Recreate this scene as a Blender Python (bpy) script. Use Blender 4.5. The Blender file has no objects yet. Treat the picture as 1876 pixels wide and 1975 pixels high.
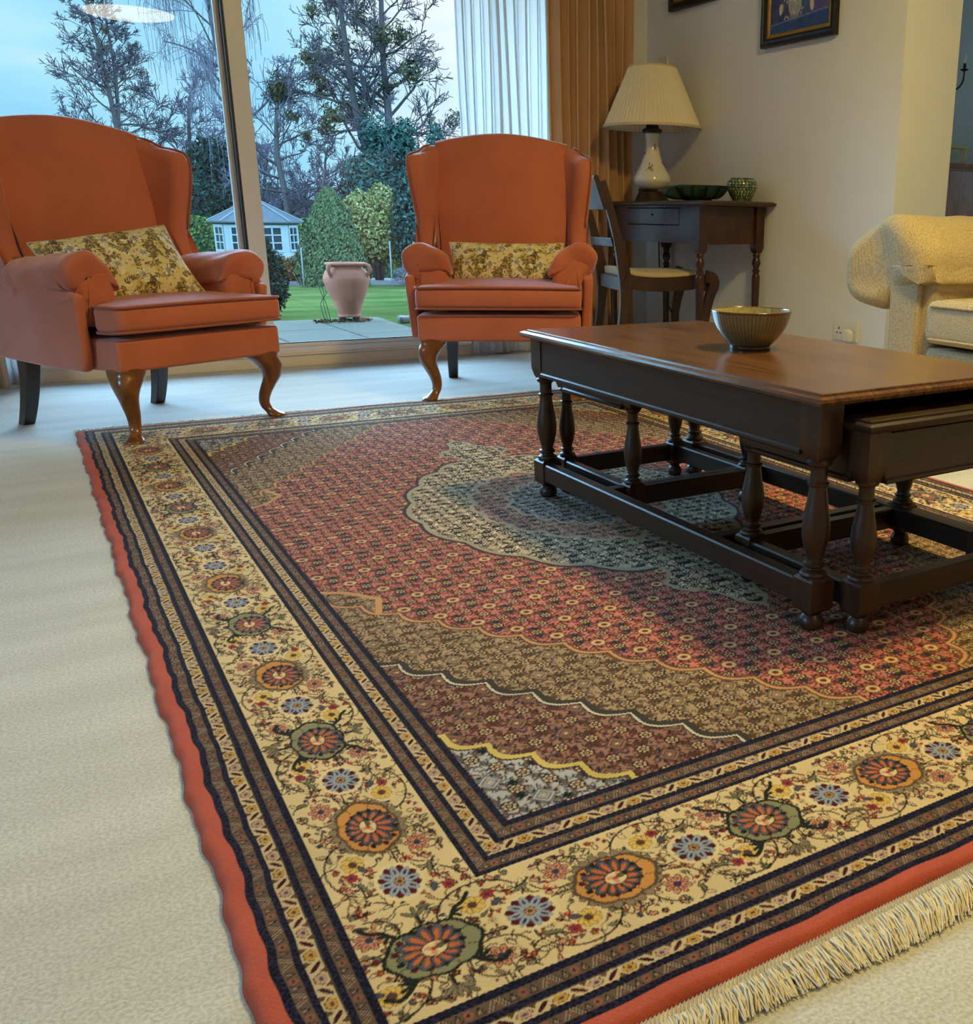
# A sitting room: oriental rug, two wing chairs before a patio window, nest of oak tables
FPX,CXP,CYP=1913.58,1324.27,987.45
L1,L2=9.,178.
SKY,SKYBAND=1.1,42.0
EXPO=0.0

GK=.21   # garden colours darkened to offset the over-bright sky light
import bpy, bmesh, math, random
import numpy as np
from mathutils import Vector, Matrix
PI = math.pi
SC = bpy.context.scene
COL = SC.collection

# ---------------------------------------------------------------- helpers
def S(r, g, b):
    f = lambda c: (c/255/12.92) if c/255 <= .04045 else ((c/255+.055)/1.055)**2.4
    return (f(r), f(g), f(b))

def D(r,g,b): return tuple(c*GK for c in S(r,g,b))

class MB:
    """collects geometry, then links it as ONE mesh object"""
    def __init__(s): s.v = []; s.f = []
    def add(s, vs, fs, M=None):
        b = len(s.v)
        s.v.extend([tuple(M @ Vector(p)) for p in vs] if M is not None else [tuple(p) for p in vs])
        s.f.extend([tuple(b+i for i in f) for f in fs])
    def box(s, x0, x1, y0, y1, z0, z1, M=None):
        s.add([(x0,y0,z0),(x1,y0,z0),(x1,y1,z0),(x0,y1,z0),(x0,y0,z1),(x1,y0,z1),(x1,y1,z1),(x0,y1,z1)],
              [(0,3,2,1),(4,5,6,7),(0,1,5,4),(1,2,6,5),(2,3,7,6),(3,0,4,7)], M)
    def cbox(s, x0, x1, y0, y1, z0, z1, c):
        """box whose top and bottom rims are chamfered"""
        rings = [(c,z0),(0,z0+c),(0,z1-c),(c,z1)]
        vs = []; fs = []
        for i,(d,z) in enumerate(rings):
            vs += [(x0+d,y0+d,z),(x1-d,y0+d,z),(x1-d,y1-d,z),(x0+d,y1-d,z)]
        for i in range(3):
            for k in range(4):
                a=i*4+k; b=i*4+(k+1)%4; fs.append((a,b,b+4,a+4))
        fs += [(3,2,1,0),(12,13,14,15)]
        s.add(vs, fs)
    def lathe(s, prof, n=32, c=(0,0,0), cap=True, M=None):
        vs=[]; fs=[]
        for r,z in prof:
            for k in range(n):
                a=2*PI*k/n; vs.append((c[0]+r*math.cos(a), c[1]+r*math.sin(a), c[2]+z))
        for i in range(len(prof)-1):
            for k in range(n):
                a=i*n+k; b=i*n+(k+1)%n; fs.append((a,b,b+n,a+n))
        if cap:
            fs.append(tuple(range(n))[::-1]); fs.append(tuple(range((len(prof)-1)*n,len(prof)*n)))
        s.add(vs, fs, M)
    def tube(s, pts, rad, n=8, cap=True):
        pts=[Vector(p) for p in pts]
        if not hasattr(rad,'__len__'): rad=[rad]*len(pts)
        vs=[]; fs=[]; N=len(pts)
        t0=(pts[1]-pts[0]).normalized()
        up=Vector((0,0,1)) if abs(t0.z)<.9 else Vector((1,0,0))
        u=t0.cross(up).normalized()
        for i in range(N):
            t=(pts[min(i+1,N-1)]-pts[max(i-1,0)]).normalized()
            u=(u-t*u.dot(t))
            u = u.normalized() if u.length>1e-6 else t.orthogonal().normalized()
            w=t.cross(u)
            for k in range(n):
                a=2*PI*k/n; vs.append(pts[i]+(u*math.cos(a)+w*math.sin(a))*rad[i])
        for i in range(N-1):
            for k in range(n):
                a=i*n+k; b=i*n+(k+1)%n; fs.append((a,b,b+n,a+n))
        if cap:
            fs.append(tuple(range(n))[::-1]); fs.append(tuple(range((N-1)*n,N*n)))
        s.add(vs, fs)
    def loft(s, rings, cap=True, closed=True):
        n=len(rings[0]); vs=[p for r in rings for p in r]; fs=[]
        for i in range(len(rings)-1):
            for k in range(n if closed else n-1):
                a=i*n+k; b=i*n+(k+1)%n; fs.append((a,b,b+n,a+n))
        if cap:
            fs.append(tuple(range(n))[::-1]); fs.append(tuple(range((len(rings)-1)*n,len(rings)*n)))
        s.add(vs, fs)
    def grid(s, fn, nu, nv, closed_u=False):
        vs=[fn(i/nu, j/nv) for j in range(nv+1) for i in range(nu+(0 if closed_u else 1))]
        w=nu if closed_u else nu+1; fs=[]
        for j in range(nv):
            for i in range(nu):
                a=j*w+i; b=j*w+(i+1)%w; fs.append((a,b,b+w,a+w))
        s.add(vs, fs)
    def puff(s, outline, t, r, mp, steps=4, inner=.5, mids=0):
        """closed 2-D outline -> soft slab of thickness t, edge radius r; mp(a,b,h) gives the point"""
        P=[Vector((p[0],p[1])) for p in outline]; n=len(P)
        A=sum(P[i].x*P[(i+1)%n].y-P[(i+1)%n].x*P[i].y for i in range(n))
        if A<0: P=P[::-1]
        N=[]
        for i in range(n):
            e=(P[(i+1)%n]-P[i-1]); e=e.normalized() if e.length>0 else Vector((1,0)); N.append(Vector((-e.y,e.x)))
        c=sum(P,Vector((0,0)))/n
        prof=[]
        for k in range(steps+1):
            a=PI/2*k/steps; prof.append((r*(1-math.sin(a)), -t/2+r*(1-math.cos(a))))
        h0=prof[-1][1]; prof=prof+[(0,h0-2*h0*(k+1)/(mids+1)) for k in range(mids)]+[(d,-h) for d,h in prof[::-1]]
        vs=[];fs=[]
        rings=[]
        def ring(d,h,k=0):
            return [mp(*( (P[i]+N[i]*d)*(1-k)+c*k ), h) for i in range(n)]
        rings.append(ring(r,-t/2,inner)); 
        for d,h in prof: rings.append(ring(d,h))
        rings.append(ring(r,t/2,inner))
        b=[p for q in rings for p in q]
        for i in range(len(rings)-1):
            for k in range(n):
                a=i*n+k; e=i*n+(k+1)%n; fs.append((a,e,e+n,a+n))
        m=len(b); b.append(mp(c.x,c.y,-t/2)); b.append(mp(c.x,c.y,t/2)); L=(len(rings)-1)*n
        for k in range(n):
            fs.append((k,m,(k+1)%n)); fs.append((L+k,L+(k+1)%n,m+1))
        s.add(b, fs)
    def build(s, name, mat, parent=None, smooth=35, bevel=None, sub=0, solid=None, recalc=True):
        me=bpy.data.meshes.new(name); me.from_pydata(s.v,[],s.f)
        if recalc and len(s.f)<150000:
            bm=bmesh.new(); bm.from_mesh(me); bmesh.ops.recalc_face_normals(bm,faces=bm.faces); bm.to_mesh(me); bm.free()
        if smooth:
            me.polygons.foreach_set('use_smooth',[True]*len(me.polygons))
            if smooth<180: me.set_sharp_from_angle(angle=math.radians(smooth))
        me.materials.append(mat)
        o=bpy.data.objects.new(name,me); COL.objects.link(o)
        if parent is not None: o.parent=parent
        if solid:
            m=o.modifiers.new('t','SOLIDIFY'); m.thickness=solid; m.offset=0
        if bevel:
            m=o.modifiers.new('b','BEVEL'); m.width=bevel; m.segments=2; m.limit_method='ANGLE'; m.angle_limit=math.radians(40)
        if sub:
            m=o.modifiers.new('s','SUBSURF'); m.levels=sub; m.render_levels=sub
        return o

def thing(name,label,cat,loc=(0,0,0),rot=0,group=None,scale=None):
    o=bpy.data.objects.new(name,None); COL.objects.link(o); o.empty_display_size=.1
    o.location=loc; o.rotation_euler=(0,0,rot)
    if scale: o.scale=scale
    return tag(o,label,cat,group)
def tag(o,label,cat,group=None):
    o['label']=label; o['category']=cat
    if group: o['group']=group
    return o
def struct(o): o['kind']='structure'; return o
def copy_tree(o,parent=None):
    c=o.copy(); COL.objects.link(c); c.parent=parent
    for ch in list(o.children): copy_tree(ch,c)
    return c
def spl(pts,n,closed=False):
    """Catmull-Rom through the points"""
    P=[Vector(p) for p in pts]; m=len(P); out=[]
    segs=m if closed else m-1
    for k in range(n if closed else n+1):
        t=k/n*segs; i=min(int(t),segs-1); f=t-i
        g=(lambda j:P[j%m]) if closed else (lambda j:P[max(0,min(m-1,j))])
        a,b,c,d=g(i-1),g(i),g(i+1),g(i+2)
        out.append(.5*((2*b)+(c-a)*f+(2*a-5*b+4*c-d)*f*f+(3*b-a-3*c+d)*f**3))
    return out
def hsh(*a):
    x=math.sin(sum(v*w for v,w in zip(a,(127.1,311.7,74.7))))*43758.5453
    return x-math.floor(x)
def wob(x,y=0,z=0):
    return (math.sin(x*2.1+1.3*math.sin(y*1.7+z))+math.sin(y*2.7+1.1*math.sin(z*1.9+x*1.3))+math.sin(z*2.3+1.7*math.sin(x*1.1)))/3

# ---------------------------------------------------------------- materials
def nmat(name):
    m=bpy.data.materials.new(name); m.use_nodes=True
    nt=m.node_tree; b=nt.nodes['Principled BSDF']; return m,nt,b
def nd(nt,typ,**kw):
    n=nt.nodes.new(typ)
    for k,v in kw.items():
        if k in n.inputs.keys(): n.inputs[k].default_value=v
        else: setattr(n,k,v)
    return n
def basic(name,c,rough=.6,var=.12,scale=8,bump=0,bscale=200,sheen=0,spec=.5,stretch=None,metal=0,coat=0,c2=None,sheen_tint=None):
    m,nt,b=nmat(name)
    tc=nd(nt,'ShaderNodeTexCoord'); mp=nd(nt,'ShaderNodeMapping')
    nt.links.new(tc.outputs['Object'],mp.inputs['Vector'])
    if stretch: mp.inputs['Scale'].default_value=stretch
    no=nd(nt,'ShaderNodeTexNoise',Scale=scale,Detail=5.0,Roughness=.6)
    nt.links.new(mp.outputs['Vector'],no.inputs['Vector'])
    cr=nd(nt,'ShaderNodeValToRGB')
    lo=c2 if c2 else tuple(x*(1-var) for x in c); hi=c if c2 else tuple(min(1,x*(1+var)) for x in c)
    cr.color_ramp.elements[0].color=(*lo,1); cr.color_ramp.elements[1].color=(*hi,1)
    cr.color_ramp.elements[0].position=.3; cr.color_ramp.elements[1].position=.7
    nt.links.new(no.outputs['Fac'],cr.inputs['Fac']); nt.links.new(cr.outputs['Color'],b.inputs['Base Color'])
    b.inputs['Roughness'].default_value=rough; b.inputs['Specular IOR Level'].default_value=spec; b.inputs['Metallic'].default_value=metal
    if coat: b.inputs['Coat Weight'].default_value=coat; b.inputs['Coat Roughness'].default_value=.15
    if sheen:
        b.inputs['Sheen Weight'].default_value=sheen; b.inputs['Sheen Roughness'].default_value=.4
        if sheen_tint: b.inputs['Sheen Tint'].default_value=(*sheen_tint,1)
    if bump:
        n2=nd(nt,'ShaderNodeTexNoise',Scale=bscale,Detail=3.0); nt.links.new(tc.outputs['Object'],n2.inputs['Vector'])
        bp=nd(nt,'ShaderNodeBump',Strength=bump,Distance=.004); nt.links.new(n2.outputs['Fac'],bp.inputs['Height']); nt.links.new(bp.outputs['Normal'],b.inputs['Normal'])
    return m
def painted(name,rough=.9,sheen=0,bump=0,bscale=600,spec=.3,coat=0):
    m,nt,b=nmat(name)
    a=nd(nt,'ShaderNodeAttribute',attribute_name='Col'); nt.links.new(a.outputs['Color'],b.inputs['Base Color'])
    b.inputs['Roughness'].default_value=rough; b.inputs['Specular IOR Level'].default_value=spec; b.inputs['Sheen Weight'].default_value=sheen
    if coat: b.inputs['Coat Weight'].default_value=coat; b.inputs['Coat Roughness'].default_value=.08
    if bump:
        tc=nd(nt,'ShaderNodeTexCoord'); n2=nd(nt,'ShaderNodeTexNoise',Scale=bscale,Detail=2.0); nt.links.new(tc.outputs['Object'],n2.inputs['Vector'])
        bp=nd(nt,'ShaderNodeBump',Strength=bump,Distance=.003); nt.links.new(n2.outputs['Fac'],bp.inputs['Height']); nt.links.new(bp.outputs['Normal'],b.inputs['Normal'])
    return m
def setcol(o,cols):
    """cols: n x 3 linear"""
    at=o.data.color_attributes.new('Col','FLOAT_COLOR','POINT')
    c=np.ones((len(cols),4),np.float32); c[:,:3]=cols; at.data.foreach_set('color',c.ravel())
def islandmat(name,c1,c2,rough=.6,trans=0,c3=None):
    """leaves and twigs: every loose piece its own shade"""
    m,nt,b=nmat(name)
    g=nd(nt,'ShaderNodeNewGeometry'); cr=nd(nt,'ShaderNodeValToRGB')
    cr.color_ramp.elements[0].color=(*c1,1); cr.color_ramp.elements[1].color=(*c2,1)
    if c3: e=cr.color_ramp.elements.new(.5); e.color=(*c3,1)
    nt.links.new(g.outputs['Random Per Island'],cr.inputs['Fac']); nt.links.new(cr.outputs['Color'],b.inputs['Base Color'])
    b.inputs['Roughness'].default_value=rough; b.inputs['Specular IOR Level'].default_value=0 if 'fringe' not in name else .2
    return m
def wood(name,dark,light,rough=.3,scale=6,axis=(1,1,12),coat=.3,bump=.05):
    m,nt,b=nmat(name)
    tc=nd(nt,'ShaderNodeTexCoord'); mp=nd(nt,'ShaderNodeMapping'); mp.inputs['Scale'].default_value=axis
    nt.links.new(tc.outputs['Object'],mp.inputs['Vector'])
    n1=nd(nt,'ShaderNodeTexNoise',Scale=scale,Detail=8.0,Roughness=.65,Distortion=.6); nt.links.new(mp.outputs['Vector'],n1.inputs['Vector'])
    cr=nd(nt,'ShaderNodeValToRGB'); cr.color_ramp.elements[0].position=.3; cr.color_ramp.elements[1].position=.72
    cr.color_ramp.elements[0].color=(*dark,1); cr.color_ramp.elements[1].color=(*light,1)
    nt.links.new(n1.outputs['Fac'],cr.inputs['Fac']); nt.links.new(cr.outputs['Color'],b.inputs['Base Color'])
    b.inputs['Roughness'].default_value=rough; b.inputs['Coat Weight'].default_value=coat; b.inputs['Coat Roughness'].default_value=.18
    bp=nd(nt,'ShaderNodeBump',Strength=bump,Distance=.002); nt.links.new(n1.outputs['Fac'],bp.inputs['Height']); nt.links.new(bp.outputs['Normal'],b.inputs['Normal'])
    return m

M={}
M['wall']=basic('cream_wall_paint',S(233,232,234),.9,.02,3,.05,250)
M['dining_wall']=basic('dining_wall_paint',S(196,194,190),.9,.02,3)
M['ceil']=basic('white_ceiling_paint',S(240,238,232),.9,.01,3)
M['upvc']=basic('white_window_frame',S(222,214,206),.35,.02,6,spec=.5)
M['gasket']=basic('black_rubber_gasket',S(18,24,36),.5,.1,6)
M['trim']=basic('cream_gloss_trim',S(226,208,178),.4,.03,6)
M['velvet']=basic('coral_velvet',S(196,114,90),.8,.10,5,.12,900,sheen=.8,spec=.1,sheen_tint=(.80,.66,.76))
M['velvet_piping']=basic('coral_piping',S(164,96,78),.8,.06,6,sheen=.4,spec=.2,sheen_tint=(.9,.62,.6))
M['walnut']=wood('polished_walnut',S(92,50,20),S(150,92,40),.28,9,(3,3,1),.5)
M['darkleg']=wood('dark_stained_leg',S(30,18,12),S(58,36,24),.4,9,(3,3,1),.2)
M['oak']=wood('dark_antique_oak',S(26,14,7),S(74,44,22),.42,9,(5,5,.7),.12,.15)
M['oak_y']=wood('dark_oak_long_grain',S(24,13,7),S(58,34,18),.42,9,(9,.6,9),.12,.15)
M['oak_x']=wood('dark_oak_cross_grain',S(24,13,7),S(58,34,18),.42,9,(.6,9,9),.12,.15)
M['oak_top']=wood('polished_oak_top',S(54,31,16),S(130,86,50),.22,8,(9,.45,9),.25,.06)
M['mahog']=wood('dark_mahogany',S(32,16,9),S(76,42,24),.36,9,(3,3,1),.12)
M['mahog_y']=wood('mahogany_long_grain',S(38,20,12),S(78,44,26),.34,8,(8,.8,8),.15)
M['seat_pad']=basic('cream_seat_fabric',S(206,186,150),.9,.05,10,.1,700)
M['brass']=basic('dark_bronze',S(62,48,34),.38,.15,12,metal=.7)
M['black']=basic('black_fitting',S(16,14,13),.4,.1,8)
M['cable']=basic('black_cable',S(20,19,18),.5,.1,8)
M['white_plastic']=basic('white_plastic',S(226,222,212),.35,.02,8)
M['gold']=basic('gilt',S(186,140,60),.4,.2,40,metal=.6)
M['frame_black']=basic('black_frame',S(20,18,20),.35,.15,30)
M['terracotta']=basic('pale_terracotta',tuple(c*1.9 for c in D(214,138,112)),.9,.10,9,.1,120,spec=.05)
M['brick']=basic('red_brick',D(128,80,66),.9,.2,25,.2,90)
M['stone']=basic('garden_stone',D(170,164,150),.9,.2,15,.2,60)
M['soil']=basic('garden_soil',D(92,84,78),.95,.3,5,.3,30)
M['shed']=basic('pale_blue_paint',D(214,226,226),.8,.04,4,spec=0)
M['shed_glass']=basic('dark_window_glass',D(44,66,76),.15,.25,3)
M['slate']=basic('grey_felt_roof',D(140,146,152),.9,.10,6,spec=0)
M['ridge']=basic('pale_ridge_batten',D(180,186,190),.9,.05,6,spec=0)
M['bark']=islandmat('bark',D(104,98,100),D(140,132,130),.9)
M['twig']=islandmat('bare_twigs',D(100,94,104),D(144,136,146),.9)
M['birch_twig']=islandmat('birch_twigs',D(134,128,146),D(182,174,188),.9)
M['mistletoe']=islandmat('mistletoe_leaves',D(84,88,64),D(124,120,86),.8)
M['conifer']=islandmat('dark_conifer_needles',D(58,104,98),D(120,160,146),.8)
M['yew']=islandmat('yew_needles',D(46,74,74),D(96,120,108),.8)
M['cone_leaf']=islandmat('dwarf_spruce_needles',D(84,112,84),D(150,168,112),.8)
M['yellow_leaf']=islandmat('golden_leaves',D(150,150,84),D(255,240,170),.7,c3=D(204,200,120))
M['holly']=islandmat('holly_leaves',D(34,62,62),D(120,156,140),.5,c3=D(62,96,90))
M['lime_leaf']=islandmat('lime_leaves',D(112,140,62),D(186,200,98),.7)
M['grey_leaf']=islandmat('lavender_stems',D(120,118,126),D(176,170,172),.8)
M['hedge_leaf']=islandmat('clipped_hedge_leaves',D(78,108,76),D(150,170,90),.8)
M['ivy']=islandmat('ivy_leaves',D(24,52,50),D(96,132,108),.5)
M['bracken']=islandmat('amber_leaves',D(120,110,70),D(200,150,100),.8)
def glass_mat():
    m,nt,b=nmat('window_glass'); nt.nodes.remove(b); out=nt.nodes['Material Output']
    fr=nd(nt,'ShaderNodeFresnel',IOR=1.45); t=nd(nt,'ShaderNodeBsdfTransparent'); t.inputs['Color'].default_value=(.97,.985,.99,1)
    g=nd(nt,'ShaderNodeBsdfGlossy',Roughness=0.0); mx=nd(nt,'ShaderNodeMixShader')
    nt.links.new(fr.outputs[0],mx.inputs[0]); nt.links.new(t.outputs[0],mx.inputs[1]); nt.links.new(g.outputs[0],mx.inputs[2]); nt.links.new(mx.outputs[0],out.inputs[0])
    return m
M['glass']=glass_mat()
def emit(name,c,s):
    m,nt,b=nmat(name); b.inputs['Base Color'].default_value=(.9,.88,.84,1); b.inputs['Emission Color'].default_value=(*c,1); b.inputs['Emission Strength'].default_value=s; return m
def carpet_mat():
    m,nt,b=nmat('cream_twist_carpet')
    tc=nd(nt,'ShaderNodeTexCoord'); mp=nd(nt,'ShaderNodeMapping'); mp.inputs['Scale'].default_value=(.7,5,1); mp.inputs['Rotation'].default_value=(0,0,.06)
    nt.links.new(tc.outputs['Object'],mp.inputs['Vector'])
    a=nd(nt,'ShaderNodeTexNoise',Scale=2.2,Detail=4.0,Roughness=.55); nt.links.new(mp.outputs['Vector'],a.inputs['Vector'])
    f=nd(nt,'ShaderNodeTexNoise',Scale=230.0,Detail=2.0); nt.links.new(tc.outputs['Object'],f.inputs['Vector'])
    r1=nd(nt,'ShaderNodeValToRGB'); r1.color_ramp.elements[0].position=.35; r1.color_ramp.elements[1].position=.65
    r1.color_ramp.elements[0].color=(*S(206,202,190),1); r1.color_ramp.elements[1].color=(*S(218,214,203),1)
    nt.links.new(a.outputs['Fac'],r1.inputs['Fac'])
    r2=nd(nt,'ShaderNodeValToRGB'); r2.color_ramp.elements[0].position=.35; r2.color_ramp.elements[1].position=.62
    r2.color_ramp.elements[0].color=(.78,.77,.74,1); r2.color_ramp.elements[1].color=(1,1,1,1)
    nt.links.new(f.outputs['Fac'],r2.inputs['Fac'])
    mx=nd(nt,'ShaderNodeMix',data_type='RGBA',blend_type='MULTIPLY'); mx.inputs[0].default_value=1
    nt.links.new(r1.outputs['Color'],mx.inputs[6]); nt.links.new(r2.outputs['Color'],mx.inputs[7]); nt.links.new(mx.outputs[2],b.inputs['Base Color'])
    b.inputs['Roughness'].default_value=.95; b.inputs['Specular IOR Level'].default_value=.1; b.inputs['Sheen Weight'].default_value=.08
    bp=nd(nt,'ShaderNodeBump',Strength=.35,Distance=.004); nt.links.new(f.outputs['Fac'],bp.inputs['Height']); nt.links.new(bp.outputs['Normal'],b.inputs['Normal'])
    return m
M['carpet']=carpet_mat()
def drape_mat():
    m=basic('faded_terracotta_drape',S(206,164,122),.9,.10,4,.15,500,sheen=.3)
    return m
M['drape']=drape_mat()
def sheer_mat(name,c,tr):
    m,nt,b=nmat(name); nt.nodes.remove(b); out=nt.nodes['Material Output']
    d=nd(nt,'ShaderNodeBsdfDiffuse'); d.inputs['Color'].default_value=(*c,1)
    t=nd(nt,'ShaderNodeBsdfTranslucent'); t.inputs['Color'].default_value=(*c,1)
    x=nd(nt,'ShaderNodeBsdfTransparent'); w=nd(nt,'ShaderNodeTexCoord'); wv=nd(nt,'ShaderNodeTexNoise',Scale=900.0)
    nt.links.new(w.outputs['Object'],wv.inputs['Vector'])
    m1=nd(nt,'ShaderNodeMixShader'); m1.inputs[0].default_value=.5 if tr>.05 else .12; m2=nd(nt,'ShaderNodeMixShader')
    mm=nd(nt,'ShaderNodeMath',operation='MULTIPLY'); mm.inputs[1].default_value=tr*2; nt.links.new(wv.outputs['Fac'],mm.inputs[0]); nt.links.new(mm.outputs[0],m2.inputs[0])
    nt.links.new(d.outputs[0],m1.inputs[1]); nt.links.new(t.outputs[0],m1.inputs[2]); nt.links.new(m1.outputs[0],m2.inputs[1]); nt.links.new(x.outputs[0],m2.inputs[2]); nt.links.new(m2.outputs[0],out.inputs[0])
    return m
M['sheer']=sheer_mat('white_voile',(.82,.82,.82),.14)
M['shade']=sheer_mat('cream_pleated_silk',S(244,230,200),.0)
def weave_mat():
    m,nt,b=nmat('beige_woven_upholstery')
    tc=nd(nt,'ShaderNodeTexCoord'); c=nd(nt,'ShaderNodeTexVoronoi',Scale=260.0); c.inputs['Randomness'].default_value=.55
    nt.links.new(tc.outputs['Object'],c.inputs['Vector'])
    cr=nd(nt,'ShaderNodeValToRGB'); cr.color_ramp.elements[0].position=.15; cr.color_ramp.elements[1].position=.62
    cr.color_ramp.elements[0].color=(*S(216,202,176),1); cr.color_ramp.elements[1].color=(*S(172,152,118),1); nt.links.new(c.outputs['Distance'],cr.inputs['Fac']); nt.links.new(cr.outputs['Color'],b.inputs['Base Color'])
    bp=nd(nt,'ShaderNodeBump',Strength=.4,Distance=.002,invert=True); nt.links.new(c.outputs['Distance'],bp.inputs['Height']); nt.links.new(bp.outputs['Normal'],b.inputs['Normal'])
    b.inputs['Roughness'].default_value=.9; b.inputs['Specular IOR Level'].default_value=.1
    return m
M['weave']=weave_mat()
M['paint']=painted('woven_pattern',.95,.05,.5,700,.05)
M['paint_cloth']=painted('printed_cotton',.85,.1,.15,700,.2)
M['paint_gloss']=painted('glazed_ceramic',.18,0,0,1,.5,.5)
M['paint_flat']=painted('oil_paint',.5,0,0,1,.3)
M['fringe']=islandmat('cotton_fringe',S(220,208,180),S(246,238,220),.9)
M['net']=basic('cotton_net',S(236,222,190),.95,.15,60,.3,500)

# ---------------------------------------------------------------- small painter on numpy canvases
class Cv:
    """canvas in cm: width w, height h; wraps in x (and in y when wrapy)"""
    def __init__(s,w,h,ppc,bg,wrapy=False):
        s.w,s.h,s.k=w,h,ppc; s.W,s.H=int(round(w*ppc)),int(round(h*ppc)); s.wy=wrapy
        s.a=np.empty((s.H,s.W,3),np.float32); s.a[:]=bg
    def _win(s,x0,x1,y0,y1):
        i0,i1=int(math.floor(x0*s.k)),int(math.ceil(x1*s.k))+1; j0,j1=int(math.floor(y0*s.k)),int(math.ceil(y1*s.k))+1
        I=np.arange(i0,i1); J=np.arange(j0,j1)
        if not s.wy: J=J[(J>=0)&(J<s.H)]
        X,Y=np.meshgrid((I+.5)/s.k,(J+.5)/s.k)
        return I%s.W,J%s.H,X,Y
    def ell(s,x,y,a,b,c,ang=0,ring=None):
        r=max(a,b)+.1; I,J,X,Y=s._win(x-r,x+r,y-r,y+r)
        if len(I)==0 or len(J)==0: return
        ca,sa=math.cos(ang),math.sin(ang); u=(X-x)*ca+(Y-y)*sa; v=-(X-x)*sa+(Y-y)*ca
        d=(u/a)**2+(v/b)**2; m=d<=1
        if ring: m&=(u/max(a-ring,1e-3))**2+(v/max(b-ring,1e-3))**2>=1
        sub=s.a[np.ix_(J,I)]; sub[m]=c; s.a[np.ix_(J,I)]=sub
    def line(s,pts,w,c):
        for (x0,y0),(x1,y1) in zip(pts[:-1],pts[1:]):
            I,J,X,Y=s._win(min(x0,x1)-w,max(x0,x1)+w,min(y0,y1)-w,max(y0,y1)+w)
            if len(I)==0 or len(J)==0: continue
            dx,dy=x1-x0,y1-y0; L=dx*dx+dy*dy+1e-9; t=np.clip(((X-x0)*dx+(Y-y0)*dy)/L,0,1)
            m=(X-x0-t*dx)**2+(Y-y0-t*dy)**2<=(w/2)**2
            sub=s.a[np.ix_(J,I)]; sub[m]=c; s.a[np.ix_(J,I)]=sub
    def arc(s,x,y,r,a0,a1,w,c,ry=None):
        n=max(6,int(abs(a1-a0)*r*2)); ry=ry or r
        s.line([(x+r*math.cos(a0+(a1-a0)*i/n),y+ry*math.sin(a0+(a1-a0)*i/n)) for i in range(n+1)],w,c)
    def leaf(s,x,y,L,w,ang,fill,edge=None,e=.09):
        cx,cy=x+math.cos(ang)*L/2,y+math.sin(ang)*L/2
        if edge is not None: s.ell(cx,cy,L/2+e,w/2+e,edge,ang)
        if fill is not None: s.ell(cx,cy,L/2,w/2,fill,ang)
    def flower(s,x,y,r,n,pet,edge,mid,rot=0,pw=.5,e=.09,inner=None,rm=.3):
        for k in range(n):
            a=rot+2*PI*k/n
            s.leaf(x+math.cos(a)*r*.15,y+math.sin(a)*r*.15,r*.85,r*pw,a,pet,edge,e)
        if inner is not None:
            for k in range(n):
                a=rot+2*PI*k/n; s.leaf(x+math.cos(a)*r*.45,y+math.sin(a)*r*.45,r*.35,r*pw*.35,a,inner)
        s.ell(x,y,r*rm+e,r*rm+e,edge); s.ell(x,y,r*rm,r*rm,mid)
    def blur(s,n=1):
        for _ in range(n):
            for ax in (0,1): s.a=(np.roll(s.a,1,ax)+2*s.a+np.roll(s.a,-1,ax))/4
        return s
    def samp(s,x,y):
        """bilinear look-up, cm arrays"""
        px=x*s.k-.5; py=y*s.k-.5; i=np.floor(px).astype(int); j=np.floor(py).astype(int); fx=(px-i)[:,None]; fy=(py-j)[:,None]
        g=lambda ii,jj:s.a[(jj%s.H) if s.wy else np.clip(jj,0,s.H-1),ii%s.W]
        return (g(i,j)*(1-fx)+g(i+1,j)*fx)*(1-fy)+(g(i,j+1)*(1-fx)+g(i+1,j+1)*fx)*fy
# ================================================================ RUG
K=.92
RUG=(0.0961,0.6111,math.radians(-1.235),1.960,3.045)
def lin(*c): return np.array(S(*c),np.float32)
NAVY=lin(44,40,60); NAVY2=lin(30,26,42)
def tile_brown():
    c=Cv(5.2,1.4,40,lin(116,94,78)); dk=lin(48,34,32); lt=lin(168,150,128); mar=lin(70,20,24); rose=lin(150,104,84)
    c.ell(.0,.7,.42,.52,rose); c.ell(0,.7,.17,.17,mar)
    for x,s in ((1.0,1),(4.2,-1)):
        c.line([(x-.42,.25),(x+.42,.25),(x,1.15),(x-.42,.25)],.11,dk); c.line([(x-.15,.42),(x+.15,.42),(x,.78),(x-.15,.42)],.09,lt)
    for x in (2.0,2.35): c.line([(x-.3,.15),(x+.35,1.25)],.12,lt); c.line([(x-.12,.15),(x+.53,1.25)],.07,dk)
    c.ell(2.6,.7,.2,.3,rose); c.ell(2.6,.7,.08,.12,dk)
    for x in (2.95,3.3): c.line([(x-.3,1.25),(x+.35,.15)],.12,lt); c.line([(x-.12,1.25),(x+.53,.15)],.07,dk)
    return c
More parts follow.
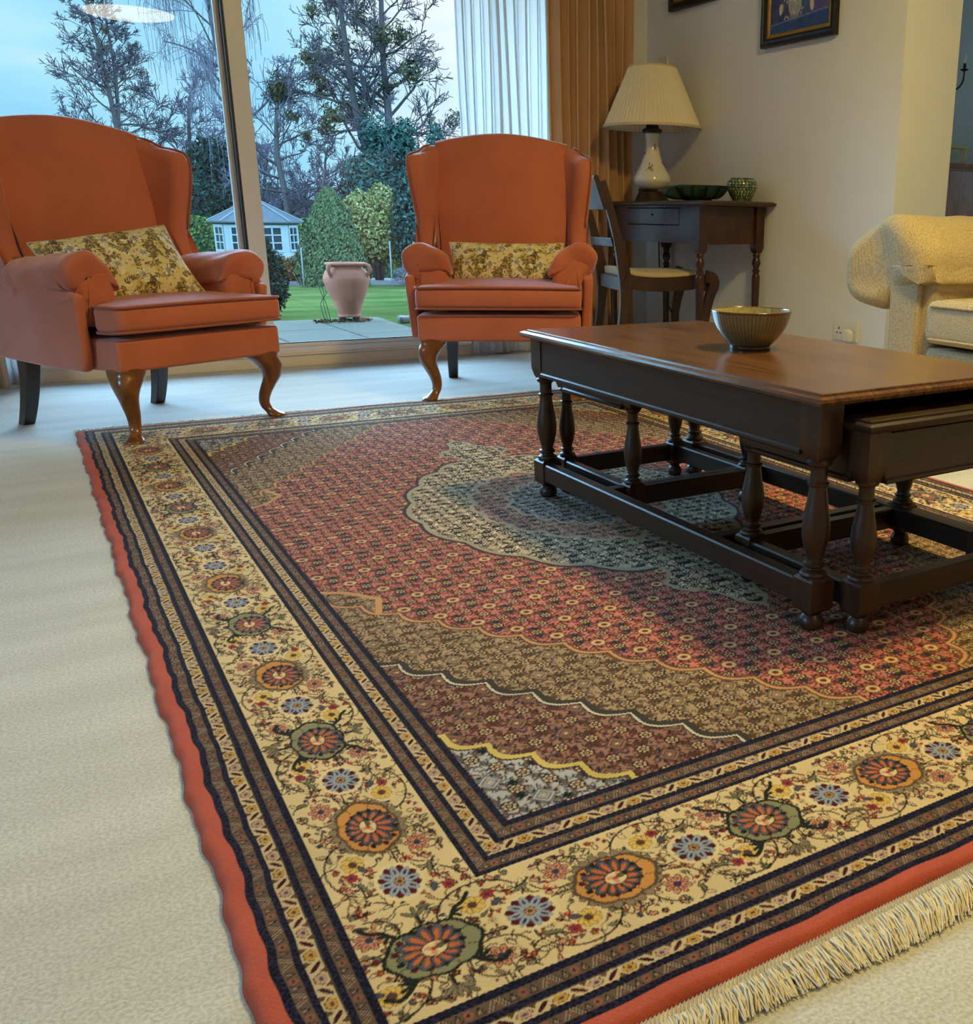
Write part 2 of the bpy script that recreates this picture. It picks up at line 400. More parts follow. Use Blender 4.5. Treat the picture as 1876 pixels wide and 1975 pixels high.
def tile_cream():
    c=Cv(7.2,1.9,40,lin(206,184,146)); br=lin(104,80,56); mar=lin(78,28,34); dk=lin(40,32,34)
    c.line([(0,.06),(7.2,.06)],.1,dk); c.line([(0,1.84),(7.2,1.84)],.1,dk)
    for x,pt,sl in ((1.8,lin(204,158,76),1),(5.4,lin(196,160,140),-1)):
        for q in (0,1,2,3,4,5):
            a=q*PI/3; c.ell(x+.5*math.cos(a),.95+.42*math.sin(a),.33,.29,lin(86,64,40)); 
        for q in (0,1,2,3,4,5):
            a=q*PI/3; c.ell(x+.5*math.cos(a),.95+.42*math.sin(a),.26,.22,pt)
        c.ell(x,.95,.2,.17,lin(84,92,112))
    for x,sl in ((0,1),(3.6,-1)):
        c.ell(x,.95,.9,.26,mar,sl*.75)
        for d in (-1,1):
            c.line([(x+d*.55,.2 if d*sl>0 else 1.7),(x+d*.95,.2 if d*sl>0 else 1.7),(x+d*.7,.55 if d*sl>0 else 1.35)],.34,br)
    return c
def tile_main():
    """one repeat: green palmette at x=0, star at 10, ochre palmette at 20, star at 30"""
    c=Cv(40,16,24,lin(224,200,154)); rnd=random.Random(5)
    dk=lin(40,36,34); brn=lin(112,84,62); mar=lin(92,28,34); red=lin(176,64,50); gold=lin(196,156,72); olive=lin(132,124,96)
    blue=lin(58,72,110); slate=lin(92,92,108); grey=lin(150,154,164); orange=lin(200,118,72); cream=lin(226,206,160); dgreen=lin(44,48,36); taupe=lin(150,134,108); peach=lin(214,158,126)
    # tendrils and little leaves scattered over the ground
    for k in range(760):
        x,y=rnd.uniform(0,40),rnd.uniform(.6,15.4); a=rnd.uniform(0,2*PI); q=rnd.random()
        if q<.42:
            c.leaf(x,y,rnd.uniform(.6,1.25),rnd.uniform(.26,.5),a,rnd.choice([cream,olive,taupe,cream,peach]),rnd.choice([brn,mar,dk,dk]),.13)
        elif q<.62: c.arc(x,y,rnd.uniform(.6,1.3),a,a+rnd.uniform(1.5,3.2),.16,rnd.choice([dk,brn,dk]))
        elif q<.74: c.flower(x,y,.42,5,rnd.choice([red,mar,cream,red]),dk,gold,a,.7,.05)
        elif q<.84: c.ell(x,y,.17,.17,rnd.choice([blue,mar,red,brn]))
        else:
            for d in (-.35,0,.35): c.leaf(x,y,.7,.16,a+d,rnd.choice([red,mar,olive,blue]),dk if rnd.random()<.4 else None,.05)
    # curling vines: big dark rings round the fillers
    for x0 in (0,20):
        for sx,sy in ((1,1),(-1,-1)):
            c.arc(x0+sx*6.2,8+sy*3.2,4.6,0,2*PI*.98,.22,dk,4.2)
            c.arc(x0+sx*5.2,8-sy*4.4,3.1,(.2 if sx>0 else PI+.2),(.2 if sx>0 else PI+.2)+4.4,.2,dk,2.7)
        for sx in (1,-1):
            c.line([(x0+sx*(3+i*.5),8+6.6*math.sin((i)/14*PI)*(1 if sx>0 else -1)*.55) for i in range(15)],.2,dk)
    # yellow and maroon blossoms
    for x0 in (0,20):
        for sx,sy in ((1,1),(-1,-1)):
            x,y=x0+sx*5.4,8+sy*4.0
            c.ell(x,y,1.9,1.7,lin(226,204,156)); c.flower(x,y,1.35,9,lin(226,190,104),lin(120,92,48),lin(104,72,60),0,.62,.07,rm=.34)
            c.leaf(x+sx*1.7,y-sy*1.1,1.3,.62,.5*sx,slate,dk); c.leaf(x-sx*1.0,y+sy*1.6,1.1,.5,2.1*sx,cream,brn); c.flower(x+sx*1.9,y+sy*.8,.7,5,red,mar,blue,.3,.8,.06)
            x,y=x0+sx*5.0,8-sy*4.4
            c.ell(x,y,1.8,1.6,lin(224,200,154)); c.flower(x,y,1.55,8,lin(206,160,130),mar,blue,.2,.42,.12,inner=red,rm=.2)
    # stars
    for x in (10,30):
        c.ell(x,8,3.0,2.9,cream)
        for k in range(8):
            a=2*PI*(k+.5)/8; c.ell(x+1.95*math.cos(a),8+1.9*math.sin(a),.62,.5,mar,a)
        c.flower(x,8,2.45,8,lin(164,168,178),lin(120,122,134),mar,0,.36,.05,inner=lin(54,52,64),rm=.26)
        for k in range(7): a=2*PI*k/7; c.ell(x+.42*math.cos(a),8+.42*math.sin(a),.17,.17,gold)
        c.ell(x,8,.2,.2,blue)
        for sy in (1,-1):
            c.leaf(x-.4,8+sy*3.6,2.6,.5,.4*sy,olive,dk); 
            for d in range(5): c.leaf(x-1.5+d*.8,8+sy*(4.3+.25*(d%2)),.95,.34,sy*1.2,cream,brn,.08)
            c.arc(x,8+sy*5.6,2.2,sy*-2.6,sy*-.4,.2,dk,1.3)
            for d in (-.5,0,.5): c.leaf(x+2.6,8+sy*2.2,1.0,.2,sy*.6+d,red)
    # palmettes
    def palm(x,ring,edge,leafc,scroll):
        if scroll:
            for s in (1,-1):
                c.line(spl2([(x+s*2.6,8-3.0),(x+s*3.9,8-4.4),(x+s*5.0,8-4.9),(x+s*6.0,8-4.2)],14),.55,edge)
                c.line(spl2([(x+s*2.6,8+3.0),(x+s*3.7,8+4.6),(x+s*4.8,8+5.2),(x+s*5.6,8+6.2)],14),.5,edge)
                for a in (-.9,-.3,.5,1.1): c.leaf(x+s*3.2,8-3.6,1.5,.45,(0 if s>0 else PI)+a*s,edge)
                for a in (-.9,.2,.9): c.leaf(x+s*3.2,8+4.0,1.3,.42,(0 if s>0 else PI)+a*s,edge)
            c.line([(x,8+4.2),(x,8+6.4)],.4,edge); c.line([(x,8-4.2),(x,8-6.6)],.4,edge)
            for a in (.6,1.1,1.57,2.0,2.5): c.leaf(x,8-5.6,1.8,.42,-a,taupe,dk); 
            for a in (.7,1.57,2.4): c.leaf(x,8+5.4,1.6,.42,a,olive,dk)
        else:
            for k in range(22):
                a=2*PI*k/22; c.ell(x+4.5*math.cos(a),8+4.2*math.sin(a),.75,.6,lin(112,90,66),a)
            for k in range(22):
                a=2*PI*k/22; c.ell(x+4.5*math.cos(a),8+4.2*math.sin(a),.62,.48,taupe,a)
        for k in range(40):
            a=2*PI*k/40; w=1+.10*math.cos(2*a)+.05*math.cos(8*a); c.ell(x+3.5*w*math.cos(a),8+3.2*w*math.sin(a),1.05,.98,edge)
        for k in range(40):
            a=2*PI*k/40; w=1+.10*math.cos(2*a)+.05*math.cos(8*a); c.ell(x+3.25*w*math.cos(a),8+3.0*w*math.sin(a),.88,.82,ring)
        c.ell(x,8,3.2,2.9,ring)
        for k in range(8):
            a=2*PI*(k+.5)/8; c.line([(x+3.2*math.cos(a),8+2.9*math.sin(a)),(x+4.2*math.cos(a),8+3.8*math.sin(a))],.12,edge)
        for k in range(13):
            a=2*PI*k/13+.2; L=2.45+.55*math.cos(a-2.2); c.ell(x+(L+.75)*math.cos(a+.24),8+(L+.65)*.92*math.sin(a+.24),.42,.34,mar if k%3 else dk,a)
            c.leaf(x+.75*math.cos(a),8+.7*math.sin(a),L,1.18,a,slate if k%2 else leafc,dk,.12)
            c.leaf(x+.95*math.cos(a),8+.9*math.sin(a),L*.72,.56,a,orange,lin(150,92,66),.05)
        c.ell(x,8,1.35,1.15,mar); c.ell(x,8,1.2,1.0,cream)
        for k in range(7):
            a=2*PI*k/7; c.ell(x+.7*math.cos(a),8+.58*math.sin(a),.34,.3,peach if k%2 else cream)
        c.ell(x-.1,8,.45,.38,peach); c.ell(x-.1,8,.26,.22,red); c.leaf(x+.2,8.05,1.3,.5,.25,lin(104,104,66),dk); c.ell(x+1.3,8.3,.32,.28,dk)
    palm(0,lin(150,146,112),dgreen,lin(104,104,108),True); palm(20,lin(208,152,84),lin(104,84,62),lin(84,86,92),False)
    return c
def spl2(p,n): return [(v.x,v.y) for v in spl([(a,b,0) for a,b in p],n)]
def tile_herati(pal,rosette,dense=False,seed=1):
    g,dk,cr,red,gr,go,bl=[lin(*x) for x in pal]; c=Cv(9.1,12.2,24,g,True); r=random.Random(seed); brn=g*.38
    pos=[(0,0),(4.55,6.1)]; q=[(2.27,3.05),(6.83,3.05),(2.27,9.15),(6.83,9.15)]; h=[(4.55,0),(0,6.1)]
    for x,y in [(a,b) for a in np.arange(0,9.1,1.3) for b in np.arange(0,12.2,1.22)]:
        x+=r.uniform(-.3,.3); y+=r.uniform(-.3,.3); a=r.choice([.5,-.5,2.6,-2.6])
        c.leaf(x,y,1.35,.36,a,r.choice([red,brn,dk,brn,bl,cr if dense else red,dk if dense else brn]))
        c.leaf(x+.5,y+.45,.9,.24,-a*.7,r.choice([dk,brn,red]))
        if dense:
            c.leaf(x+.4,y-.4,1.3,.36,-a,dk); c.leaf(x-.3,y+.3,1.1,.34,a,cr); c.ell(x-.4,y+.5,.22,.22,cr); c.ell(x+.6,y,.3,.2,dk)
    for x,y in q+h:
        for s in (1,-1):
            for t in (1,-1):
                c.leaf(x+s*.7,y+t*.7,1.7,.5,math.atan2(t,s)+.5*s*t,dk if dense else brn,None); c.leaf(x+s*.95,y+t*.6,1.2,.24,math.atan2(t,s)+.9*s*t,red)
                c.arc(x+s*1.1,y+t*1.1,.75,math.atan2(t,s)-1.4,math.atan2(t,s)+1.4,.16,dk)
    for x,y in h:
        for dx,dy in ((2.2,1.5),(-2.2,-1.5)):
            for k in range(6): a=2*PI*k/6+.3; c.leaf(x+dx,y+dy,.85,.42,a,gr)
    for x,y in q+h:
        c.ell(x,y,1.12,1.06,dk)
        for k in range(7): a=2*PI*k/7; c.ell(x+.70*math.cos(a),y+.67*math.sin(a),.225,.225,cr)
        c.ell(x,y,.26,.26,cr); c.ell(x,y,.13,.13,red)
    for x,y in pos:
        for k in range(14): a=2*PI*k/14; c.leaf(x+1.2*math.cos(a),y+1.2*math.sin(a),.95,.34,a+.5,brn if k%2 else dk)
        if rosette:
            c.ell(x,y,1.38,1.32,go*.45); c.ell(x,y,1.18,1.12,cr); c.ell(x,y,.58,.53,go*.4); c.ell(x,y,.34,.3,red)
        else:
            for i,cc in enumerate((brn,g,brn,g*.8,brn)):
                d=1.7-i*.33; P=[(x+d,y),(x,y+d),(x-d,y),(x,y-d),(x+d,y)]; c.line(P,.2,cc)
            c.ell(x,y,.3,.3,cr)
    return c
def rug_colours(u,v):
    """u,v metres from the near left corner; returns linear rgb"""
    W,L=RUG[3],RUG[4]; u=np.minimum(np.clip(u,0,W),W-np.clip(u,0,W)); v=np.minimum(np.clip(v,0,L),L-np.clip(v,0,L))
    SS=np.array([0,2.3,3.0,4.3,5.0,6.9,7.6,8.9,9.8,25.8,26.6,28.0,28.8,30.7,31.4,32.8,34.0,80])
    UL=np.array([0,.023,.031,.0435,.0495,.067,.074,.0855,.094,.233,.240,.252,.259,.276,.283,.2945,.303,.763])
    VF=np.array([0,.023,.031,.044,.051,.067,.076,.091,.102,.261,.268,.281,.289,.307,.314,.330,.341,.801])
    sL=np.interp(u,UL,SS); sF=np.interp(v,VF,SS)
    left=sL<sF; s=np.where(left,sL,sF); x=np.where(left,v*100,u*100)
    out=np.empty((len(u),3),np.float32)
    spk=np.modf(np.abs(np.sin(np.floor(u*520)*12.9898+np.floor(v*520)*78.233)*43758.5453))[0]
    out[:]=np.where((spk>.62)[:,None],NAVY*1.5,NAVY2)
    m=s<2.3; out[m]=lin(196,104,84)*(1+.10*(spk[m][:,None]-.5))
    for a,b in ((3.0,4.3),(7.6,8.9),(26.6,28.0),(31.4,32.8)):
        m=(s>=a)&(s<b); out[m]=T_BROWN.samp(x[m],(s[m]-a)/(b-a)*1.4)
    for a,b in ((5.0,6.9),(28.8,30.7)):
        m=(s>=a)&(s<b); out[m]=T_CREAM.samp(x[m],(s[m]-a)/(b-a)*1.9)
    m=(sL>=9.8)&(sF>=9.8)&((sL<25.8)|(sF<25.8))
    front=m&(sF<25.8)&(v<.261); xx=(u[front]*100-16)/40*40; out[front]=T_MAIN.samp(xx,sF[front]-9.8)
    sd=m&~front; yy=(v[sd]*100-18.2)/46.4*40; out[sd]=T_MAIN.samp(yy,sL[sd]-9.8)
    # field
    f=(sL>=34)&(sF>=34); U,V=u[f],v[f]; n=len(U)
    du,dv=np.abs(U-W/2),np.abs(V-L/2); th=np.arctan2(dv/.53,du/.365)
    r=((du/.365)**1.7+(dv/.53)**1.7)**(1/1.7)
    scal=np.abs(np.sin(th*9))
    rm=r-.045*scal
    pend=np.abs(U-W/2)/(.075+.02*np.sin((V-.7)*40))+np.maximum(0,(.86-V)/.13)+np.maximum(0,(V-1.05)/.1)
    pend-= .08*np.abs(np.sin(V*60))
    def dl(A,B,per,amp):
        A,B=np.array(A),np.array(B); d=B-A; Ln=np.hypot(*d); d/=Ln; nn=np.array([d[1],-d[0]])
        if nn[0]>0: nn=-nn
        t=(U-A[0])*d[0]+(V-A[1])*d[1]; q=(U-A[0])*nn[0]+(V-A[1])*nn[1]
        return q-amp*np.abs(np.sin(PI*t/per))+amp*.5
    d1=dl((.300,.562),(.470,.345),.068,.020); d2=dl((.318,.812),(.642,.350),.080,.022); d3=dl((.338,1.085),(.862,.351),.082,.020)
    hump=(V<1.20-(U-.30)*1.0+.012*np.abs(np.sin(U*60)))&(U<.386+.03*(1.05-V))&(V>1.02)
    X,Y=U*100,V*100
    def zone(t): 
        acc=0
        for ox,oy in ((-.06,-.06),(.06,.06)): acc=acc+t.samp(X+ox,Y+oy)
        return acc/2
    col=zone(T_SALMON)
    z2=(d3>0)|hump; m=z2; t=zone(T_TAN); col[m]=t[m]
    m=d2>0; t=zone(T_ROSE); col[m]=t[m]
    m=d1>0; t=zone(T_GREY); col[m]=t[m]
    med=(rm<1)|(pend<1); t=zone(T_CREAMF); col[med]=t[med]
    m=rm<.60; t=zone(T_PINK); col[m]=t[m]
    m=rm<.36; t=zone(T_DUSK); col[m]=t[m]
    def band(d,lo,hi,c,soft=None):
        m=(d>lo)&(d<hi); col[m]=c
    # scalloped outlines
    band(d3,-.007,.0,lin(206,158,112)); band(d3,.0,.004,lin(120,84,62)); band(d3,-.012,-.007,col.mean(0)*.6)
    hd=np.full(n,9.0)
    for A,B in (((.300,1.20),(.345,1.172)),((.345,1.172),(.386,1.114)),((.386,1.114),(.366,1.045))):
        A,B=np.array(A),np.array(B); d=B-A; t=np.clip(((U-A[0])*d[0]+(V-A[1])*d[1])/(d@d),0,1); hd=np.minimum(hd,np.hypot(U-A[0]-t*d[0],V-A[1]-t*d[1]))
    m=(hd<.006)&(d3<.006); col[m]=lin(206,158,112)
    band(d2,-.005,.0,lin(206,200,180)); band(d2,-.018,-.005,lin(78,70,62)); band(d2,.0,.003,lin(70,56,50))
    band(d1,-.008,.003,lin(214,192,118)); band(d1,.003,.007,lin(90,70,50))
    bm=(np.abs(rm-1)<.016)&(pend>1); col[bm]=lin(170,160,140); bm=(rm>1.016)&(rm<1.04)&(pend>1)&~z2; col[bm]=lin(86,66,62)
    bm=(np.abs(pend-1)<.07)&(rm>1); col[bm]=lin(176,164,140)
    for q,w in ((.60,.016),(.36,.014)):
        bm=np.abs(rm-q)<w; col[bm]=lin(190,170,142)
    out[f]=col
    # soft dye variation along the length
    out*= (1+.06*np.sin(v*37)*np.sin(v*11+1)+.03*np.sin(u*53))[:,None]
    return np.clip(out,0,1)**1.14
T_BROWN,T_CREAM,T_MAIN=tile_brown().blur(1),tile_cream().blur(1),tile_main().blur(1)
T_SALMON=tile_herati([(204,134,118),(40,34,34),(214,182,140),(134,40,34),(44,60,62),(176,134,84),(84,88,112)],True)
T_TAN=tile_herati([(182,156,124),(48,38,32),(212,184,146),(126,72,44),(92,78,48),(150,112,70),(84,80,100)],False,False,2)
T_ROSE=tile_herati([(166,126,106),(44,34,32),(212,184,146),(124,52,40),(96,64,44),(150,112,70),(78,76,104)],False,False,3)
T_GREY=tile_herati([(192,190,188),(46,36,34),(216,190,158),(124,70,50),(34,40,36),(150,112,70),(84,88,120)],False,False,4)
T_CREAMF=tile_herati([(228,206,176),(52,42,42),(226,208,176),(112,84,66),(54,54,50),(196,158,90),(84,84,98)],False,True,5)
T_PINK=tile_herati([(214,166,142),(80,62,56),(222,194,160),(128,64,50),(70,62,56),(196,150,90),(92,88,100)],False,False,6)
T_DUSK=tile_herati([(190,172,162),(62,54,56),(206,190,168),(112,60,52),(54,54,56),(170,130,84),(84,86,106)],False,True,7)

def build_rug():
    W,L=RUG[3],RUG[4]
    us=np.concatenate([np.arange(0,1.06,.0017),np.arange(1.06,W-.004,.0040),[W]])
    vs=np.concatenate([np.arange(0,.96,.0017),np.arange(.96,1.85,.0030),np.arange(1.85,L-.004,.0056),[L]])
    nu,nv=len(us),len(vs)
    Ug,Vg=np.meshgrid(us,vs); u=Ug.ravel(); v=Vg.ravel()
    col=rug_colours(u,v)
    e=np.minimum(np.minimum(u,W-u),np.minimum(v,L-v)); z=.0125*np.sqrt(np.clip(1-(1-np.clip(e/.012,0,1))**2,0,1))
    z+= .0006*np.sin(u*900)*np.sin(v*820)
    z+= .004*np.exp(-((u-.93)/.16)**2-((v-(L-.03))/.10)**2)         # a small ruck at the far end
    wl=np.exp(-(u/.05)**2)*(.0022*np.sin(v*19)+.0018*np.sin(v*47+1)+.0012*np.sin(v*101))
    wf=np.exp(-(v/.05)**2)*(.0016*np.sin(u*23)+.001*np.sin(u*61))
    co=np.stack([u+wl,v+wf,z],1).astype(np.float32)
    me=bpy.data.meshes.new('pile'); me.vertices.add(len(co)); me.vertices.foreach_set('co',co.ravel())
    i=np.arange(nu-1)[None,:]+np.arange(nv-1)[:,None]*nu; q=np.stack([i,i+1,i+1+nu,i+nu],-1).reshape(-1,4).astype(np.int32)
    me.loops.add(q.size); me.loops.foreach_set('vertex_index',q.ravel()); me.polygons.add(len(q)); me.polygons.foreach_set('loop_start',np.arange(0,q.size,4,dtype=np.int32))
    me.update(calc_edges=True); me.polygons.foreach_set('use_smooth',[True]*len(q))
    o=bpy.data.objects.new('pile',me); COL.objects.link(o); me.materials.append(M['paint']); setcol(o,col)
    r=thing('rug','large fringed oriental rug with cream floral border and salmon patterned field','rug',(RUG[0],RUG[1],0),RUG[2])
    o.parent=r
    rnd=random.Random(3)
    for end in (0,1):
        sg=-1 if end==0 else 1; y0=0 if end==0 else L
        mb=MB(); n=3600 if end==0 else 1100; len0=.036 if end==0 else .05
        for k in range(n):
            x=W*(k+rnd.random())/n; l=len0*rnd.uniform(.75,1.1)*(1+.15*math.sin(x*13)); dr=.010*math.sin(x*17)+rnd.gauss(0,.0035)+(-.010 if end==0 else 0)
            zb=.004+rnd.random()*.005; pts=[]
            for t in (0,.3,.6,1): pts.append((x+dr*t*t+rnd.gauss(0,.0008),y0+sg*(.0125+l*t),zb*(1-t)+.0022+rnd.random()*.0015+ (.003*math.sin(PI*t) if rnd.random()<.3 else 0)))
            mb.tube(pts,[.0012,.0012,.0012,.0009],3,False)
        mb.build('fringe',M['fringe'],r,smooth=180,recalc=False)['kind']='stuff'
        mb=MB()
        for k in range(int(W/.0045)):
            for row in range(4):
                x=.0045*(k+(row%2)*.5); y=y0+sg*(.0012+row*.0033)
                mb.add([(x-.0018,y-.0014,.004),(x+.0018,y-.0014,.004),(x+.0018,y+.0014,.004),(x-.0018,y+.0014,.006),(x,y,.0105)],[(0,1,4),(1,2,4),(2,3,4),(3,0,4)])
        mb.box(0,W,min(y0,y0+sg*.010),max(y0,y0+sg*.014),.0005,.0062)
        mb.build('net_band',M['net'],r,smooth=0,recalc=False)
    return r
build_rug()
# ================================================================ CAMERA, ROOM, WINDOW
CAMR=((.823822,-.566658,.0147),(.149168,.241737,.958808),(-.54687,-.787694,.283675))
def camera():
    cd=bpy.data.cameras.new('camera'); o=bpy.data.objects.new('camera',cd); COL.objects.link(o)
    r,u,b=[Vector(x) for x in CAMR]
    m=Matrix((( r.x,u.x,b.x,0),(r.y,u.y,b.y,0),(r.z,u.z,b.z,.69),(0,0,0,1))); o.matrix_world=m
    cd.sensor_fit='AUTO'; cd.sensor_width=36; cd.sensor_height=36; cd.lens=FPX*36/1975; cd.shift_x=(938-CXP)/1975; cd.shift_y=(CYP-987.5)/1975
    cd.clip_start=.05; cd.clip_end=400; SC.camera=o
camera()
YW=4.86; XR=3.072; YE=2.99; HC=2.38

def slab(name,x0,x1,y0,y1,z0,z1,m,label=None):
    mb=MB(); mb.box(x0,x1,y0,y1,z0,z1); o=struct(mb.build(name,m,smooth=0)); return o
slab('floor',-3.2,8.5,-3.6,5.0,-.06,0,M['carpet'])
slab('ceiling',-3.2,8.5,-3.6,6.3,HC,HC+.08,M['ceil'])
slab('wall_right',XR,XR+.31,YE,YW+.16,0,HC,M['wall'])
A0,A1,B0,B1=1.55,2.55,.95,1.85
mb=MB(); mb.box(-3.2,-3.1,-3.6,A0,0,HC); mb.box(-3.2,-3.1,A1,YW+.16,0,HC); mb.box(-3.2,-3.1,A0,A1,0,B0); mb.box(-3.2,-3.1,A0,A1,B1,HC)
struct(mb.build('wall_left',M['wall'],smooth=0))
mb=MB(); [mb.box(-3.19,-3.13,a,b,c,d) for a,b,c,d in ((A0,A1,B0,B0+.05),(A0,A1,B1-.05,B1),(A0,A0+.05,B0,B1),(A1-.05,A1,B0,B1),((A0+A1)/2-.025,(A0+A1)/2+.025,B0,B1))]
w2=struct(mb.build('added_window',M['upvc'],smooth=0,bevel=.004)); mb=MB(); mb.box(-3.165,-3.160,A0+.03,A1-.03,B0+.03,B1-.03); mb.build('glass_pane',M['glass'],w2,smooth=0)  # unseen window, added to bring bluish daylight in from the left
slab('wall_rear',-3.2,8.5,-3.6,-3.5,0,HC,M['wall'])
# window wall: the part to the right of the opening, the lintel and the part to the left
mb=MB(); mb.box(2.78,XR,YW,YW+.16,0,HC); mb.box(-3.1,-1.0,YW,YW+.16,0,HC); mb.box(-1.0,2.78,YW,YW+.16,2.2,HC)
struct(mb.build('wall_window',M['wall'],smooth=0))
mb=MB(); mb.box(XR,XR+.31,-3.5,-1.2,0,HC); struct(mb.build('wall_divider',M['wall'],smooth=0))
# dining room beyond the opening
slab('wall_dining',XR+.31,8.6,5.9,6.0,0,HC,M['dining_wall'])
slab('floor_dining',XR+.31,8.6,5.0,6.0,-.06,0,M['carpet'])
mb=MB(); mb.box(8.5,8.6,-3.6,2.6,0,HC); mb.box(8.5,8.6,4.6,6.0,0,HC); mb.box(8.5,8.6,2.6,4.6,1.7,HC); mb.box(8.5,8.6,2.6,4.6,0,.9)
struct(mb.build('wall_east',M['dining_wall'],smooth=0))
# skirting and threshold under the sliding window
mb=MB(); mb.box(-1.0,2.8,YW-.012,YW+.02,0,.052); mb.box(-1.0,2.8,YW-.022,YW+.02,.052,.060)
struct(mb.build('trim_1',M['trim'],smooth=0,bevel=.003))
mb=MB(); mb.box(2.80,XR,YW-.014,YW,0,.09); struct(mb.build('baseboard_window',M['trim'],smooth=0,bevel=.003))

def window():
    w=MB()
    # fixed outer frame
    w.box(-1.0,2.8,YW-.004,YW+.07,.058,.088); w.box(-1.0,2.8,YW,YW+.07,2.12,2.2); w.box(-1.0,-.94,YW,YW+.07,.06,2.2); w.box(2.74,2.8,YW,YW+.07,.06,2.2)
    o=struct(w.build('window_1',M['upvc'],smooth=0,bevel=.004))
    b=MB(); X0,X1=.980,1.054
    b.box(X0,X1,YW-.012,YW+.03,.088,2.12); b.box(X1,2.74,YW+.0,YW+.03,.088,.106); b.box(X1,2.74,YW,YW+.03,2.07,2.12); b.box(2.69,2.74,YW,YW+.03,.106,2.07)
    b.build('sash_frame',M['upvc'],o,smooth=0,bevel=.004)
    c=MB(); c.box(-.94,X0-.012,YW+.034,YW+.06,.088,.110); c.box(-.94,X0,YW+.034,YW+.06,2.07,2.12); c.box(-.94,-.88,YW+.034,YW+.06,.11,2.07); c.box(X0-.030,X0+.03,YW+.034,YW+.06,.11,2.07)
    c.build('sash_frame',M['upvc'],o,smooth=0,bevel=.003)
    g=MB(); g.box(X0-.010,X0+.001,YW-.010,YW+.032,.088,2.12); g.box(X1,2.69,YW+.006,YW+.012,.106,.110); g.build('gasket',M['gasket'],o,smooth=0)
    p=MB(); p.box(X1-.01,2.70,YW+.014,YW+.018,.1,2.08); p.build('glass_pane',M['glass'],o,smooth=0)
    p=MB(); p.box(-.9,X0-.01,YW+.045,YW+.049,.1,2.08); p.build('glass_pane',M['glass'],o,smooth=0)
window()

# ---------------------------------------------------------------- curtains
def folds(x0,x1,y0,amp,n,seed,sharp=.5):
    r=random.Random(seed); ph=[r.uniform(.75,1.25) for _ in range(n+1)]; s=sum(ph); acc=[0]
    for q in ph: acc.append(acc[-1]+q/s)
    am=[r.uniform(.6,1.1) for _ in range(n+2)]
    def fn(t,z):
        k=0
        while k<n and acc[k+1]<t: k+=1
        f=(t-acc[k])/(acc[k+1]-acc[k]+1e-9); w=math.sin(2*PI*f)
        w=math.copysign(abs(w)**sharp,w)
        return (x0+(x1-x0)*t+.012*math.sin(4*PI*f)*am[k]+.006*math.sin(z*3+k), y0+amp*am[k]*w+.006*math.sin(z*2.3+k*1.7))
    return fn
def curtain(name,x0,x1,y0,amp,n,seed,mat,label,cat,z0=.012,z1=2.24,res=None,lace=False,flare=0,group=None):
    fn=folds(x0,x1,y0,amp,n,seed,.75); mb=MB(); nu=res or n*12; nv=26
    def g(i,j):
        z=z0+(z1-z0)*j; x,y=fn(i,z); x+=flare*(1-j)**3*(i-.5); return (x,y,z)
    mb.grid(g,nu,nv)
    root=thing(name,label,cat,(0,0,0),0,group)
    mb.build('panel',mat,root,smooth=180,recalc=False,solid=.004 if not lace else None)
    if lace:
        b=MB()
        def g2(i,j):
            z=.010+.11*j; x,y=fn(i,z); x+=flare*(i-.5); return (x,y-.003+.002*math.sin(i*nu*1.7)*math.sin(j*9),z)
        b.grid(g2,nu*2,8); b.build('lace_hem',M['sheer'],root,smooth=180,recalc=False,solid=.002)
    return root
curtain('net_curtain',1.985,2.50,YW-.052,.026,10,4,M['sheer'],'white pleated net curtain beside the terracotta drape','curtain',lace=True,res=180)
curtain('drape',2.43,2.90,YW-.128,.044,8,9,M['drape'],'long terracotta drape with deep folds in the corner behind the writing table','curtain',z1=2.27)
curtain('net_curtain',-.42,.065,YW-.085,.030,8,14,M['sheer'],'strip of white net curtain showing behind the wing chair at the left edge','curtain',lace=True,res=140)
curtain('drape',-.62,.010,YW-.17,.05,8,19,M['drape'],'faded pink drape hem behind the wing chair at the left edge','curtain',z1=2.27)

# ---------------------------------------------------------------- lights of the place
def ceiling_light(x,y,s,label,rad=.19,col=(1.0,.75,.22)):
    t=thing('ceiling_light',label,'ceiling light',(x,y,HC))
    b=MB(); b.lathe([(rad+.012,0),(rad+.016,-.012),(rad+.01,-.03),(rad-.01,-.034)],40); b.build('rim',M['white_plastic'],t)
    d=MB(); d.lathe([(rad-.006,-.03),(rad-.02,-.05),(rad*.7,-.068),(rad*.3,-.077),(.004,-.079)],40); d.build('diffuser',emit('warm_lamp_glow',col,s),t)
    return t
ceiling_light(1.38,-.86,L1,'large round flush ceiling light mirrored in the window glass',rad=.37,col=(1.0,.84,.66))
ceiling_light(1.85,1.34,L2,'small round ceiling light above the coffee table',rad=.18)
# daylight
w=bpy.data.worlds.new('overcast_dusk'); SC.world=w; w.use_nodes=True; nt=w.node_tree; bg=nt.nodes['Background']
tc=nd(nt,'ShaderNodeTexCoord'); sx=nd(nt,'ShaderNodeSeparateXYZ'); nt.links.new(tc.outputs['Generated'],sx.inputs[0])
mp=nd(nt,'ShaderNodeMapping'); mp.inputs['Scale'].default_value=(1.2,1.2,4.5); nt.links.new(tc.outputs['Generated'],mp.inputs['Vector'])
no=nd(nt,'ShaderNodeTexNoise',Scale=2.6,Detail=6.0,Roughness=.55); nt.links.new(mp.outputs['Vector'],no.inputs['Vector'])
